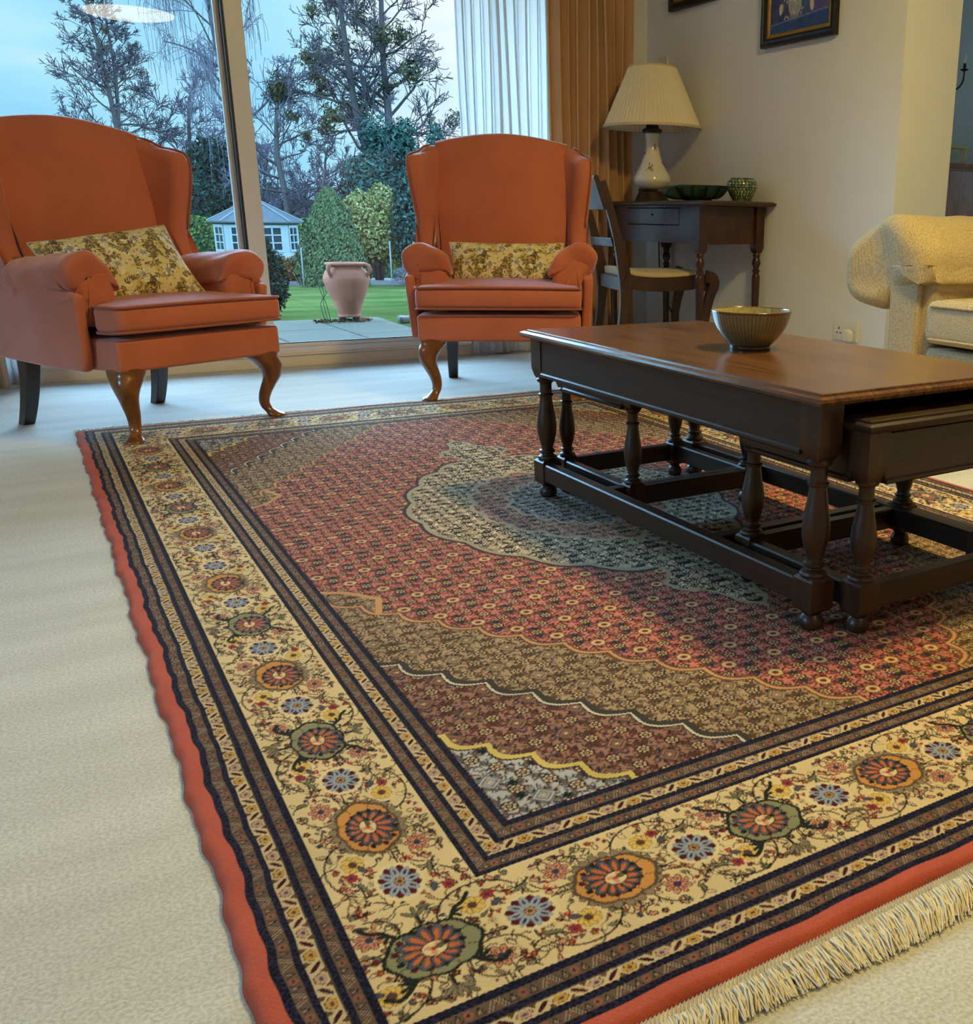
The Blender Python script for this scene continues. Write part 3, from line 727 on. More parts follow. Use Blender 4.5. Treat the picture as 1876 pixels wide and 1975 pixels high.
# whiter cloud towards the east (the bright side of the photograph)
dt=nd(nt,'ShaderNodeVectorMath',operation='DOT_PRODUCT'); dt.inputs[1].default_value=(.42,.87,.22); nt.links.new(tc.outputs['Generated'],dt.inputs[0])
mr=nd(nt,'ShaderNodeMapRange'); mr.inputs[1].default_value=.955; mr.inputs[2].default_value=.999; mr.inputs[3].default_value=0; mr.inputs[4].default_value=.62; nt.links.new(dt.outputs['Value'],mr.inputs[0])
ad=nd(nt,'ShaderNodeMath',operation='ADD'); nt.links.new(no.outputs['Fac'],ad.inputs[0]); nt.links.new(mr.outputs[0],ad.inputs[1])
cr=nd(nt,'ShaderNodeValToRGB'); cr.color_ramp.elements[0].position=.36; cr.color_ramp.elements[1].position=.98
cr.color_ramp.elements[0].color=(.27,.66,.98,1); cr.color_ramp.elements[1].color=(.93,.99,1.02,1); e=cr.color_ramp.elements.new(.62); e.color=(.43,.82,1.0,1)
nt.links.new(ad.outputs[0],cr.inputs['Fac'])
# sky shaped with a bright low band to push daylight deep into the room
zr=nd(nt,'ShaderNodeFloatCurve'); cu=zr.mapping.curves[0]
for i,(px_,py_) in enumerate(((0,SKY/SKYBAND),(.205,SKY/SKYBAND),(.27,.9),(.36,1.0),(.47,.55),(.65,.15),(1,.10))):
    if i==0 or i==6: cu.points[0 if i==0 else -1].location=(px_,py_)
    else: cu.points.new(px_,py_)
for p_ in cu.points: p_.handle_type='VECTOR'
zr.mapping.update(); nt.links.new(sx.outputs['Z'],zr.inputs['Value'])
zs=nd(nt,'ShaderNodeMath',operation='MULTIPLY'); zs.inputs[1].default_value=SKYBAND; nt.links.new(zr.outputs[0],zs.inputs[0])
zc=nd(nt,'ShaderNodeMapRange'); zc.inputs[1].default_value=.22; zc.inputs[2].default_value=.45; nt.links.new(sx.outputs['Z'],zc.inputs[0])
zm=nd(nt,'ShaderNodeMix',data_type='RGBA'); nt.links.new(zc.outputs[0],zm.inputs[0]); nt.links.new(cr.outputs['Color'],zm.inputs[6]); zm.inputs[7].default_value=(.31,.615,1.0,1)
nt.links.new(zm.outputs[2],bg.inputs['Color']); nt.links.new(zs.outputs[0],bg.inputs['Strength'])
for nm,loc,rot,sx_,sy_ in (('window_portal',(.9,YW+.10,1.14),(PI/2,0,PI),3.7,2.1),('dining_portal',(8.62,3.6,1.3),(0,-PI/2,0),2.0,.8),('left_portal',(-3.22,2.05,1.4),0,.9,1.0)):
    l=bpy.data.lights.new(nm,'AREA'); l.shape='RECTANGLE'; l.size=sx_; l.size_y=sy_; l.cycles.is_portal=True
    o=bpy.data.objects.new(nm,l); COL.objects.link(o); o.location=loc
    d={'w':Vector((0,-1,0)),'d':Vector((-1,0,0)),'l':Vector((1,0,0))}[nm[0]]; o.rotation_euler=d.to_track_quat('-Z','Y').to_euler()
SC.view_settings.view_transform='Standard'; SC.view_settings.look='None'; SC.view_settings.gamma=1; SC.view_settings.exposure=EXPO
SC.view_settings.use_curve_mapping=False
SC.cycles.use_denoising=True
SC.cycles.max_bounces=8; SC.cycles.diffuse_bounces=4; SC.cycles.glossy_bounces=3; SC.cycles.transparent_max_bounces=12; SC.cycles.sample_clamp_indirect=6
SC.cycles.caustics_reflective=False; SC.cycles.caustics_refractive=False
# ================================================================ WING CHAIRS
def wing_chair(label,loc,rot,scale=None,seed=1):
    T=thing('wing_chair',label,'armchair',loc,rot,'coral velvet wing chairs',scale)
    V=M['velvet']; rnd=random.Random(seed)
    # seat rail: a box as wide as the front, stepping in front of the arms
    mb=MB(); out=[(-.302,-.03),(.302,-.03),(.302,.075),(.302,.60),(-.302,.60),(-.302,.075)]
    mb.puff(spl_corner(out,.014),.098,.012,lambda a,b,h:(a,b-.006*math.cos(a*5)*(1 if b<0 else 0),.279+h))
    mb.build('seat_rail',V,T,smooth=50)
    # seat cushion, T-shaped
    mb=MB(); out=[(-.300,-.052),(.300,-.052),(.304,.07),(.232,.085),(.228,.47),(-.228,.47),(-.232,.085),(-.304,.07)]
    oc=spl_corner(out,.03)
    def cm(a,b,h):
        dome=.020*max(0,1-(a/.30)**2)*max(0,1-((b-.2)/.27)**2)
        front=.012*math.exp(-((b+.05)/.05)**2)*math.sin((a+.3)*5.2)
        return (a*(1+.02*(1-abs(h)/.045)),b-front*.4*(1-abs(h)/.045)-.008*(1-(h/.043)**2)*(1 if b<0 else 0),.388+h+(dome if h>0 else -.2*dome)+ .012*max(0,-b/.05)*(.3 if h<0 else 0))
    mb.puff(oc,.086,.020,cm,5,.5); cu=mb.build('seat_cushion',V,T,smooth=180)
    mb=MB()
    for hz,inn in ((.036,.004),(-.036,.004)):
        pts=[cm(p[0],p[1],hz) for p in oc]; pts=[(p[0]*1.0,p[1]-(.004 if p[1]<.0 else 0),p[2]+(.003 if hz>0 else -.003)) for p in pts]
        mb.tube(pts+pts[:2],.0045,6,False)
    mb.build('piping',M['velvet_piping'],cu,smooth=180)
    # back: inside face leaning back, humped top
    mb=MB(); NU,NP=28,30
    prof=[(.470,.360),(.455,.43),(.478,.56),(.505,.70),(.535,.83),(.555,.92),(.566,.957),(.588,.978),(.618,.978),(.642,.955),(.652,.90),(.640,.7),(.625,.5),(.605,.30),(.585,.24)]
    pp=spl([(0,a,b) for a,b in prof],NP)
    def back(i,j):
        u=-.268+.536*i; k=min(NP,int(round(j*NP))); q=pp[k]; hump=.030*math.cos(u/.268*PI/2)**1.2*max(0,(q.z-.55)/.42)
        wdt=.90+.10*min(1,max(0,(q.z-.25)/.6)); e=abs(u)/.268
        bulge=-.018*(1-e**2)*(1 if k<NP*.45 else -.3)*math.sin(PI*min(1,max(0,(q.z-.36)/.62)))
        return (u*wdt,q.y+bulge+.016*e**3*(1 if k<NP*.45 else 0),q.z+hump-.006*e**4)
    mb.grid(back,NU,NP)
    # close the two sides
    for s in (0,1):
        ring=[back(s,j/NP) for j in range(NP+1)]; b=len(mb.v); mb.v.extend(ring); c=Vector((0,0,0))
        for p in ring: c+=Vector(p)
        mb.v.append(tuple(c/len(ring)))
        for j in range(NP): mb.f.append((b+j,b+j+1,b+NP+1))
    mb.build('backrest',V,T,smooth=60)
    # wings
    for s in (-1,1):
        ol=[(.632,.40),(.640,.60),(.650,.80),(.655,.93),(.632,.957),(.585,.955),(.540,.930),(.492,.920),(.452,.905),(.432,.865),(.430,.80),(.440,.72),(.450,.65),(.440,.585),(.405,.545),(.36,.52),(.38,.44),(.50,.40)]
        P=[(p.x,p.y) for p in spl([(a,b,0) for a,b in ol],64,True)]
        def wm(a,b,h,s=s):
            fwd=max(0,.60-a)
            u=.252+.020*(b-.5)/.45+fwd*(.30+.16*max(0,(b-.55)/.4))+.012*math.sin(PI*min(1,fwd/.17))
            lean=0
            return (s*(u+h),a+lean,b)
        mb=MB(); mb.puff(P,.074,.030,wm,5,.6); w_=mb.build('wing',V,T,smooth=180)
        mb=MB(); cA=(.54,.70); pts=[wm(p[0],p[1],.0365-.012) for p in P[12:44]]; mb.tube([(x+s*.0,y-.0005,z+.0005) for x,y,z in pts],.0048,6); mb.build('piping',M['velvet_piping'],w_,smooth=180)
    # arms with loose covers
    ao=[(.200,.37),(.198,.46),(.205,.515),(.225,.550),(.258,.573),(.297,.582),(.333,.572),(.357,.545),(.362,.515),(.350,.488),(.330,.470),(.324,.44),(.324,.37)]
    AP=[(p.x,p.y) for p in spl([(a,b,0) for a,b in ao],46,True)]
    for s in (-1,1):
        L=.39
        def am(a,b,h,s=s):
            w=.085+L/2+h; k=(h+L/2)/L
            flare=.014*(1-k)
            return (s*(.28+(a-.28)*(1-.10*k)+flare*0),w,b-.030*k*max(0,(b-.40)/.18))
        mb=MB(); mb.puff(AP,L,.030,am,5,.6,6); ar=mb.build('arm',V,T,smooth=180)
        co=[(.192,.47),(.197,.518),(.219,.556),(.256,.580),(.298,.590),(.338,.579),(.365,.549),(.370,.512),(.358,.484),(.334,.462),(.332,.445),(.30,.47),(.25,.475)]
        CP=[(p.x,p.y) for p in spl([(a,b,0) for a,b in co],64,True)]
        sd=seed*3.1+s
        def cv(a,b,h,s=s):
            L2=.36; w=.070+L2/2+h; k=(h+L2/2)/L2
            wr=.0055*math.sin(34*(b-.48)+18*(a-.2)+9*w+sd)*math.exp(-(k/.30)**2)+.0045*wob(a*26+sd,b*31,w*19)*(1 if k<.85 else .3)
            pinch=-.020*math.exp(-(k/.16)**2)*max(0,(.530-b)/.06)
            r=Vector((a-.28,b-.52)); r=r.normalized() if r.length>1e-4 else Vector((0,0))
            return (s*(.28+(a-.28)*(1-.10*k)+r.x*wr+pinch*.3),w+.010*math.sin(28*a+22*b+sd)*math.exp(-(k/.08)**2)+(.016*max(0,(.545-b)/.06) if k<.12 else 0),b+r.y*wr-.030*k*max(0,(b-.40)/.18)-.012*math.sin(w*9+sd)*max(0,(.49-b)/.04))
        mb=MB(); mb.puff(CP,.36,.026,cv,6,.45,26)
        mb.build('arm_cover',V,ar,smooth=180)
        # outside panel, narrowing towards its lower edge and the front scroll
        po=[(.063,.462),(.073,.40),(.077,.33),(.082,.270),(.095,.228),(.64,.232),(.655,.45),(.655,.60),(.40,.52)]
        PP=[(p.x,p.y) for p in spl_corner2(po,.012)]
        mb=MB(); mb.puff(PP,.036,.012,lambda a,b,h,s=s:(s*(.323+.012*(b-.23)/.22+h-.040*max(0,(a-.3)/.35)),a,b),4,.6); mb.build('side_panel',V,T,smooth=60)
    # cabriole front legs
    for s in (-1,1):
        mb=MB()
        path=[(0,0,.240),(0,-.0,.222),(.012,-.012,.20),(.020,-.020,.175),(.020,-.022,.150),(.010,-.012,.120),(.0,-.003,.090),(-.004,.002,.062),(.000,-.002,.040),(.012,-.014,.024),(.022,-.024,.014),(.024,-.026,.003)]
        rad=[.050,.050,.044,.036,.030,.0255,.0215,.0185,.018,.022,.030,.027]
        P=spl([(s*(.252+p[0]*1.0),.018+p[1],p[2]) for p in path],36); Rr=[v.x for v in spl([(r,0,0) for r in rad],36)]
        rings=[]
        for p,r in zip(P,Rr):
            q=.35*max(0,min(1,(p.z-.14)/.08)); ring=[]
            for k in range(20):
                a=2*PI*k/20; c,sn=math.cos(a),math.sin(a); e=2/(2+3*q); x=math.copysign(abs(c)**e,c)*r; y=math.copysign(abs(sn)**e,sn)*r
                ring.append((p.x+x,p.y+y,p.z))
            rings.append(ring)
        mb.loft(rings); mb.build('front_leg',M['walnut'],T,smooth=60)
        mb=MB(); rings=[]
        for i in range(9):
            t=i/8; y=.575+.055*t**2*1.1; z=.245*(1-t); h=.026-.007*t; x=s*(.235+.012*t); z-=.005*t
            rings.append([(x-h,y-h,z),(x+h,y-h,z),(x+h,y+h,z),(x-h,y+h,z)])
        mb.loft(rings); mb.build('rear_leg',M['darkleg'],T,smooth=30,bevel=.003)
    return T
def spl_corner2(pts,r,n=4):
    """polygon with rounded corners"""
    out=[]; P=[Vector((p[0],p[1],0)) for p in pts]; m=len(P)
    for i in range(m):
        a,b,c=P[i-1],P[i],P[(i+1)%m]; u=(a-b); v=(c-b); ru=min(r,u.length*.45); rv=min(r,v.length*.45); p=b+u.normalized()*ru; q=b+v.normalized()*rv
        # keep long edges divided so soft shapes can bend
        for k in range(n+1):
            t=k/n; out.append(p*(1-t)**2+b*2*t*(1-t)+q*t*t)
        nx=P[(i+1)%m]; L=(nx-b).length
        if L>.08:
            e=b+(nx-b).normalized()*rv; f=nx+(b-nx).normalized()*min(r,L*.45); k=int(L/.05)
            for j in range(1,k): out.append(e+(f-e)*j/k)
    return out
def spl_corner(pts,r,n=4): return [(p.x,p.y) for p in spl_corner2(pts,r,n)]
ZR=.0125
chair_left=wing_chair('coral velvet wing chair at the left with a foot on the rug corner',(.528,3.495,.005),math.radians(27.2),(.955,.955,.965),1)
chair_right=wing_chair('coral velvet wing chair facing forward between window and oak table',(1.573,3.517,.005),math.radians(-27.2),None,2)

# ---------------------------------------------------------------- printed cushions
def tile_print():
    c=Cv(20,20,16,lin(224,208,160),True); r=random.Random(8)
    cream=lin(236,228,206); olive=lin(146,124,72); brown=lin(98,80,54); grey=lin(118,112,112); gold=lin(210,184,112); blue=lin(150,148,150)
    for k in range(22): c.ell(r.uniform(0,20),r.uniform(0,20),r.uniform(.8,1.8),r.uniform(.6,1.3),r.choice([cream,cream,gold]),r.uniform(0,3))
    for k in range(30):
        x,y,a=r.uniform(0,20),r.uniform(0,20),r.uniform(0,6.28); cu=r.uniform(-.16,.16)
        pts=[(x,y)]
        for i in range(6): a+=cu; x+=.75*math.cos(a); y+=.75*math.sin(a); pts.append((x,y)); 
        c.line(pts,.13,olive); a0=a-cu*6
        for i,(px,py) in enumerate(pts):
            for s in (1,-1): c.leaf(px,py,r.uniform(1.0,1.5),r.uniform(.42,.58),a0+cu*i+s*.85,r.choice([olive,brown,brown,grey,gold]),None)
    for x,y in ((3,3.5),(12.5,2.4),(8.2,9.2),(17,9.8),(2.6,14.2),(12,16.6)):
        for k in range(11): a=2*PI*k/11+r.random(); c.leaf(x+.5*math.cos(a),y+.5*math.sin(a),r.uniform(1.3,1.9),.85,a,cream,lin(168,160,150),.07)
        for k in range(9): a=2*PI*k/9; c.leaf(x+.3*math.cos(a),y+.3*math.sin(a),r.uniform(.9,1.4),.4,a,lin(176,170,166) if k%2 else blue)
        c.ell(x,y,.55,.5,grey); c.ell(x,y,.3,.28,gold)
    for k in range(60): c.leaf(r.uniform(0,20),r.uniform(0,20),r.uniform(.7,1.2),.42,r.uniform(0,6.28),r.choice([olive,brown,olive,gold,grey]),None)
    return c
T_PRINT=tile_print()
def cushion(label,loc,eul,w,h,t,seed,ph,bend=.0):
    nu,nv=230,130; vs=[];col=[]
    for side in (1,-1):
        i,j=np.meshgrid(np.linspace(-1,1,nu),np.linspace(-1,1,nv)); i=i.ravel();j=j.ravel()
        e=np.clip((1-np.abs(i)**2.6),0,1)**.55*np.clip((1-np.abs(j)**2.6),0,1)**.55
        pin=1-.055*(1-np.abs(j)**2)*np.abs(i)**2; pin2=1-.05*(1-np.abs(i)**2)*np.abs(j)**2
        wr=.004*np.sin(i*7+j*4+seed)*np.sin(j*6+seed)*e
        x=i*w/2*pin; y=j*h/2*pin2; z=side*(t/2*e)+wr+bend*(i**2)
        vs.append(np.stack([x,z,y],1)); col.append(T_PRINT.samp(i*w*50+ph+side*3+40,j*h*50+ph*1.7+40))
    V=np.concatenate(vs); q=[]
    for s in (0,1):
        b=s*nu*nv
        for a in range(nv-1):
            for k in range(nu-1):
                p=b+a*nu+k; q.append((p,p+1,p+1+nu,p+nu))
    r=thing('cushion',label,'cushion',loc); r.rotation_euler=eul; r['group']='printed lumbar cushions'
    mb=MB(); mb.v=[tuple(p) for p in V]; mb.f=q; o=mb.build('cover',M['paint_cloth'],r,smooth=180,recalc=False); setcol(o,np.concatenate(col))
    bd=MB(); pts=[]
    for k in range(80):
        t_=k/80*4; s=int(t_); f=(t_-s)*2-1; i,j=((f,-1),(1,f),(-f,1),(-1,-f))[s]
        pts.append((i*w/2*(1-.055*(1-abs(j)**2)*abs(i)**2),bend*i*i,j*h/2*(1-.05*(1-abs(i)**2)*abs(j)**2)))
    bd.tube(pts+pts[:2],.0035,6,False); bd.build('piping',M['seat_pad'],r,smooth=180)
    return r
def local(ch,x,y,z): return ch.matrix_basis @ Vector((x,y,z))
def at_chair(ch,x,y,z):
    c,s=math.cos(ch.rotation_euler.z),math.sin(ch.rotation_euler.z); k=ch.scale
    X,Y=x*k.x,y*k.y; return (ch.location.x+c*X-s*Y,ch.location.y+s*X+c*Y,ch.location.z+z*k.z)
cushion('flower-printed cream cushion standing upright in the seat of the right wing chair',at_chair(chair_right,.018,.325,.485),(math.radians(-24),0,chair_right.rotation_euler.z),.455,.205,.12,1.0,2.0)
cushion('flower-printed cream cushion tipped sideways in the seat of the left wing chair',at_chair(chair_left,-.075,.245,.520),(math.radians(-36),math.radians(-7),chair_left.rotation_euler.z-.10),.43,.27,.13,2.2,9.0)

# ================================================================ OAK TABLES
def leg_profile(z0,z1,R):
    """baluster between two heights; R is its widest radius"""
    pr=[(.62,0),(.95,.012),(1.0,.035),(.92,.055),(.62,.075),(.60,.09),(.78,.105),(.80,.125),(.62,.14),(.58,.16),(.78,.24),(.96,.34),(1.0,.42),(.92,.52),(.76,.62),(.63,.72),(.60,.765),(.74,.775),(.76,.795),(.60,.81),(.58,.90),(.62,.925),(.86,.945),(.92,.97),(.70,1.0)]
    return [(r*R,z0+(z1-z0)*t) for r,t in pr]
def turned_leg(parent,x,y,h0,h1,h2,h3,h4,wd,m,turn=.98):
    """bun foot to h0-h1, block h1-h2, baluster h2-h3, block h3-h4"""
    mb=MB(); R=wd*.5
    mb.lathe([(R*.62,h0),(R*.86,h0+.006),(R*.90,h0+.014),(R*.80,h0+.022),(R*.60,h1-.006),(R*.72,h1+.002)],20,(x,y,0))
    mb.cbox(x-R,x+R,y-R,y+R,h1,h2,.006)
    mb.lathe(leg_profile(h2-.004,h3+.004,R*turn),24,(x,y,0))
    # the upper block ends in a scooped shoulder
    rings=[]
    for d,z in ((.35,h3-.001),(.22,h3+.004),(.12,h3+.012),(.03,h3+.022),(0,h3+.03),(0,h4)):
        r=R*(1-d); rings.append([(x-r,y-r,z),(x+r,y-r,z),(x+r,y+r,z),(x-r,y+r,z)])
    mb.loft(rings); return mb.build('leg',m,parent,smooth=35)
def oak_table(name,label,cat,x0,x1,y0,y1,H,legw,top_over,rails,aprons,zs,cross=(),group=None,topm=None):
    """top rectangle x0..x1,y0..y1 at height H; rails/aprons: which sides"""
    T=thing(name,label,cat,((x0+x1)/2,(y0+y1)/2,ZR-.001),0,group)
    X,Y=(x1-x0)/2,(y1-y0)/2; H=H-ZR+.001; th=.021
    # moulded top: flat board, groove and rounded edge
    mb=MB(); prof=[(.016,H-th-.0),(.004,H-th+.003),(0,H-th+.009),(.002,H-.007),(.009,H-.0035),(.013,H-.0045),(.0145,H-.0008),(.018,H)]
    rings=[[(-X+d,-Y+d,z),(X-d,-Y+d,z),(X-d,Y-d,z),(-X+d,Y-d,z)] for d,z in prof]
    mb.loft(rings); mb.build('tabletop',topm or M['oak_top'],T,smooth=0)
    lx,ly=X-top_over,Y-top_over; (f1,b2,b3)=zs
    for sx in (-1,1):
        for sy in (-1,1): turned_leg(T,sx*lx,sy*ly,0,f1,b2,b3,H-th,legw,M['oak'])
    r=legw/2
    mb=None
    def rail(nm,ax,side,za,zb,tk,m,off=0.0,bead=False):
        mb=MB()
        if ax=='y':
            x=side*(lx+off); mb.cbox(x-tk/2,x+tk/2,-ly+r*.8,ly-r*.8,za,zb,.003)
            if bead: mb.cbox(x-tk/2-.003,x+tk/2+.003,-ly+r*.9,ly-r*.9,za-.001,za+.010,.003)
        else:
            y=side*(ly+off); mb.cbox(-lx+r*.8,lx-r*.8,y-tk/2,y+tk/2,za,zb,.003)
            if bead: mb.cbox(-lx+r*.9,lx-r*.9,y-tk/2-.003,y+tk/2+.003,za-.001,za+.010,.003)
        mb.build(nm,m,T,smooth=30)
    for ax,sd in aprons: rail('apron',ax,sd,H-th-.088,H-th,legw*.62,M['oak_y'] if ax=='y' else M['oak_x'],r*.3,True)
    for ax,sd in rails: rail('stretcher',ax,sd,b2-.052,b2-.008,legw*.62,M['oak_y'] if ax=='y' else M['oak_x'],r*.3)
    for yy in cross:
        mb=MB(); mb.cbox(-lx,lx,yy-.015,yy+.015,b2-.052,b2-.010,.003); mb.build('stretcher',M['oak_x'],T,smooth=30)
    return T
TX0,TX1,TY0,TY1,TH=1.0444,1.585,1.142,2.231,.427
oak_table('coffee_table','long dark oak coffee table on turned legs standing on the rug','coffee table',TX0,TX1,TY0,TY1,TH,.050,.046,
          [('y',-1),('y',1)],[('y',-1),('y',1)],(.034,.098,.300),(-.205,.205))
oak_table('nesting_table','small oak nesting table pulled partly out at the near end of the coffee table','nesting table',1.113,1.600,1.098,1.470,.384,.046,.036,
          [('y',-1),('y',1),('x',-1),('x',1)],[('x',-1),('y',-1),('y',1)],(.034,.096,.268),(),'oak nest of tables',M['oak_y'])
oak_table('nesting_table','small oak nesting table tucked under the far end of the coffee table','nesting table',1.118,1.520,1.845,2.235,.384,.042,.036,
          [('y',-1),('y',1),('x',-1),('x',1)],[('x',1),('y',-1),('y',1)],(.034,.096,.268),(),'oak nest of tables',M['oak_y'])

# bowl with fine vertical ribs
def bowl():
    T=thing('bowl','greenish grey ribbed ceramic bowl on the oak coffee table','bowl',(1.318,1.672,TH))
    prof=[(.0,.004),(.030,.003),(.040,.0),(.0435,.002),(.044,.008),(.052,.016),(.064,.030),(.074,.046),(.0805,.062),(.0845,.077),(.0850,.0795),(.0835,.0805),(.0815,.079),(.077,.062),(.066,.040),(.050,.022),(.03,.014),(.0,.012)]
    P=spl([(a,b,0) for a,b in prof],70); n=192; mb=MB(); col=[]
    g1,g2,g3,ins=lin(122,114,82),lin(160,150,108),lin(170,156,104),lin(168,160,112)
    for k,p in enumerate(P):
        for i in range(n):
            a=2*PI*i/n; outer=k<46; rib=.5+.5*math.cos(64*a); z=p.y
            mb.v.append((max(p.x,.0005)*math.cos(a)*(1+(.006*rib if outer and z>.01 else 0)),max(p.x,.0005)*math.sin(a)*(1+(.006*rib if outer and z>.01 else 0)),z))
            if outer:
                t=rib**6; c=g1*(1-t)+g2*t
                if z>.0755: c=lin(112,78,50)
                elif z<.01: c=lin(70,60,46)
            else:
                h=hsh(k,i); c=ins*(.86+.22*h); 
                if h>.97: c=ins*.55
                if z>.0785: c=lin(112,78,50)
            col.append(c)
    for k in range(len(P)-1):
        for i in range(n): a=k*n+i; b=k*n+(i+1)%n; mb.f.append((a,b,b+n,a+n))
    o=mb.build('body',M['paint_gloss'],T,smooth=180); setcol(o,np.array(col,np.float32))
bowl()
# ================================================================ WRITING TABLE CORNER
DX0,DX1,DY0,DY1,DH=2.655,3.066,3.725,4.670,.768
def writing_table():
    T=thing('writing_table','small mahogany writing table with a drawer against the right wall','side table',((DX0+DX1)/2,(DY0+DY1)/2,0))
    X,Y=(DX1-DX0)/2,(DY1-DY0)/2
    mb=MB(); prof=[(.010,DH-.022),(.002,DH-.016),(0,DH-.010),(.004,DH-.005),(.010,DH-.002),(.013,DH)]
    mb.loft([[(-X+d,-Y+d,z),(X-d,-Y+d,z),(X-d,Y-d,z),(-X+d,Y-d,z)] for d,z in prof]); mb.build('tabletop',M['mahog_y'],T,smooth=0)
    lw=.046; lx=X-.042; ly=Y-.085; r=lw/2; zb=.555
    for sx in (-1,1):
        for sy in (-1,1):
            mb=MB(); x,y=sx*lx,sy*ly
            rings=[]
            for d,z in ((.40,zb-.018),(.25,zb-.014),(.10,zb-.004),(0,zb+.008),(0,DH-.022)):
                q=r*(1-d); rings.append([(x-q,y-q,z),(x+q,y-q,z),(x+q,y+q,z),(x-q,y+q,z)])
            mb.loft(rings)
            pr=[(.014,0),(.015,.01),(.0155,.20),(.0175,.30),(.019,.38),(.0195,.43),(.0175,.437),(.0125,.443),(.018,.452),(.018,.458),(.0125,.464),(.0125,.470),(.0195,.485),(.0205,.495),(.017,.510),(.0135,.517),(.0175,.524),(.0175,.530),(.014,.538)]
            mb.lathe(pr,20,(x,y,0)); mb.build('leg',M['mahog'],T,smooth=35)
    for sy in (-1,1):
        mb=MB(); mb.cbox(-lx+r*.8,lx-r*.8,sy*ly-.010,sy*ly+.010,.578,DH-.022,.002); mb.build('apron',M['mahog'],T,smooth=30)
    mb=MB(); mb.cbox(lx-.010,lx+.010,-ly,ly,.578,DH-.022,.002); mb.build('apron',M['mahog_y'],T,smooth=30)
    mb=MB(); dw=.225
    mb.box(-lx-.009,-lx+.010,-ly+r*.8,-dw-.002,.578,DH-.022); mb.box(-lx-.009,-lx+.010,dw+.002,ly-r*.8,.578,DH-.022); mb.box(-lx-.009,-lx+.010,-dw-.002,dw+.002,.578,.657); mb.box(-lx-.009,-lx+.010,-dw-.002,dw+.002,DH-.030,DH-.022)
    mb.build('apron',M['mahog_y'],T,smooth=0)
    mb=MB(); mb.cbox(-lx-.011,-lx+.008,-dw,dw,.660,DH-.033,.0025); d=mb.build('drawer',M['mahog_y'],T,smooth=30)
    mb=MB(); mb.lathe([(.0035,0),(.0055,.003),(.0055,.005),(.003,.006)],12,M=Matrix.Translation((-lx-.0105,.0,.705))@Matrix.Rotation(-PI/2,4,'Y')); mb.build('keyhole',M['brass'],d)
    return T
writing_table()

def sabre_chair(loc,rot):
    """faces local +x; y is the sitter's left"""
    T=thing('side_chair','dark wooden chair with cream seat pushed in to the writing table','chair',loc,rot)
    W=M['mahog']; hw=.205
    def bar(name,pts,w,d,mat=W,n=22):
        """flat bar following pts in the x-z plane at constant y: w across y, d in plane"""
        P=spl([(a,0,b) for a,b in pts[1]],n); y=pts[0]; rings=[]
        for i,p in enumerate(P):
            t=(P[min(i+1,n)]-P[max(i-1,0)]).normalized(); nn=Vector((-t.z,0,t.x)); dd=d(i/n) if callable(d) else d
            rings.append([(p.x+nn.x*dd/2,y-w/2,p.z+nn.z*dd/2),(p.x-nn.x*dd/2,y-w/2,p.z-nn.z*dd/2),(p.x-nn.x*dd/2,y+w/2,p.z-nn.z*dd/2),(p.x+nn.x*dd/2,y+w/2,p.z+nn.z*dd/2)])
        mb=MB(); mb.loft(rings); return mb.build(name,mat,T,smooth=35,bevel=.002)
    for s in (-1,1):
        bar('back_leg',(s*hw,[(-.045,.0),(-.010,.14),(.012,.30),(.016,.40),(-.002,.52),(-.035,.66),(-.075,.79),(-.092,.842)]),.028,lambda t:.036+.020*math.exp(-((t-.46)/.16)**2))
        bar('front_leg',(s*(hw+.012),[(.452,.0),(.415,.12),(.405,.22),(.425,.33),(.445,.385),(.436,.420),(.405,.432)]),.032,lambda t:.032+.022*max(0,min(1,(t-.3)/.5)))
        bar('side_rail',(s*(hw+.004),[(.010,.420),(.06,.403),(.16,.394),(.28,.397),(.40,.410)]),.026,lambda t:.064)
    for x,nm in ((.415,'front_rail'),(.014,'back_rail')):
        mb=MB(); mb.cbox(x-.012,x+.012,-hw,hw,.362,.426,.003); mb.build(nm,W,T,smooth=30)
    # seat pad
    mb=MB(); ol=spl_corner([(.020,-hw+.012),(.40,-hw+.002),(.40,hw-.002),(.020,hw-.012)],.02)
    mb.puff(ol,.042,.014,lambda a,b,h:(a,b,.432+h+.030*math.exp(-(a/.10)**2)*0+ (.016*(1-((a-.2)/.22)**2)*(1-(b/.22)**2) if h>0 else 0)-.012*math.sin(PI*min(1,max(0,a/.42)))+.018*max(0,(.08-a)/.08)),5,.5); mb.build('seat_pad',M['seat_pad'],T,smooth=180)
    # curved crest board and middle rail
    def board(name,z0,z1,x0,x1,bow,over,tk,scroll=0):
        mb=MB(); rings=[]; n=18
        for i in range(n+1):
            t=i/n*2-1; y=t*(hw+over); b=-bow*(1-t*t); e=1-.10*abs(t)**6
            zz1=z1-(.012*abs(t)**8 if scroll else 0)
            rings.append([(x0+b,y,z0),(x0+b-tk,y,z0),(x1+b-tk,y,zz1),(x1+b,y,zz1)])
        mb.loft(rings)
        if scroll:
            for s in (-1,1):
                mb.tube([(x1-tk/2-.004,s*(hw+over-.050),z1-.006),(x1-tk/2-.004,s*(hw+over+.002),z1-.006)],.013,14)
        mb.build(name,W,T,smooth=40,bevel=.003)
    board('crest_rail',.722,.862,-.062,-.104,.022,.016,.022,1)
    board('middle_rail',.560,.600,-.018,-.030,.012,-.010,.018)
    return T
sabre_chair((2.452,4.205,0),math.radians(-15))

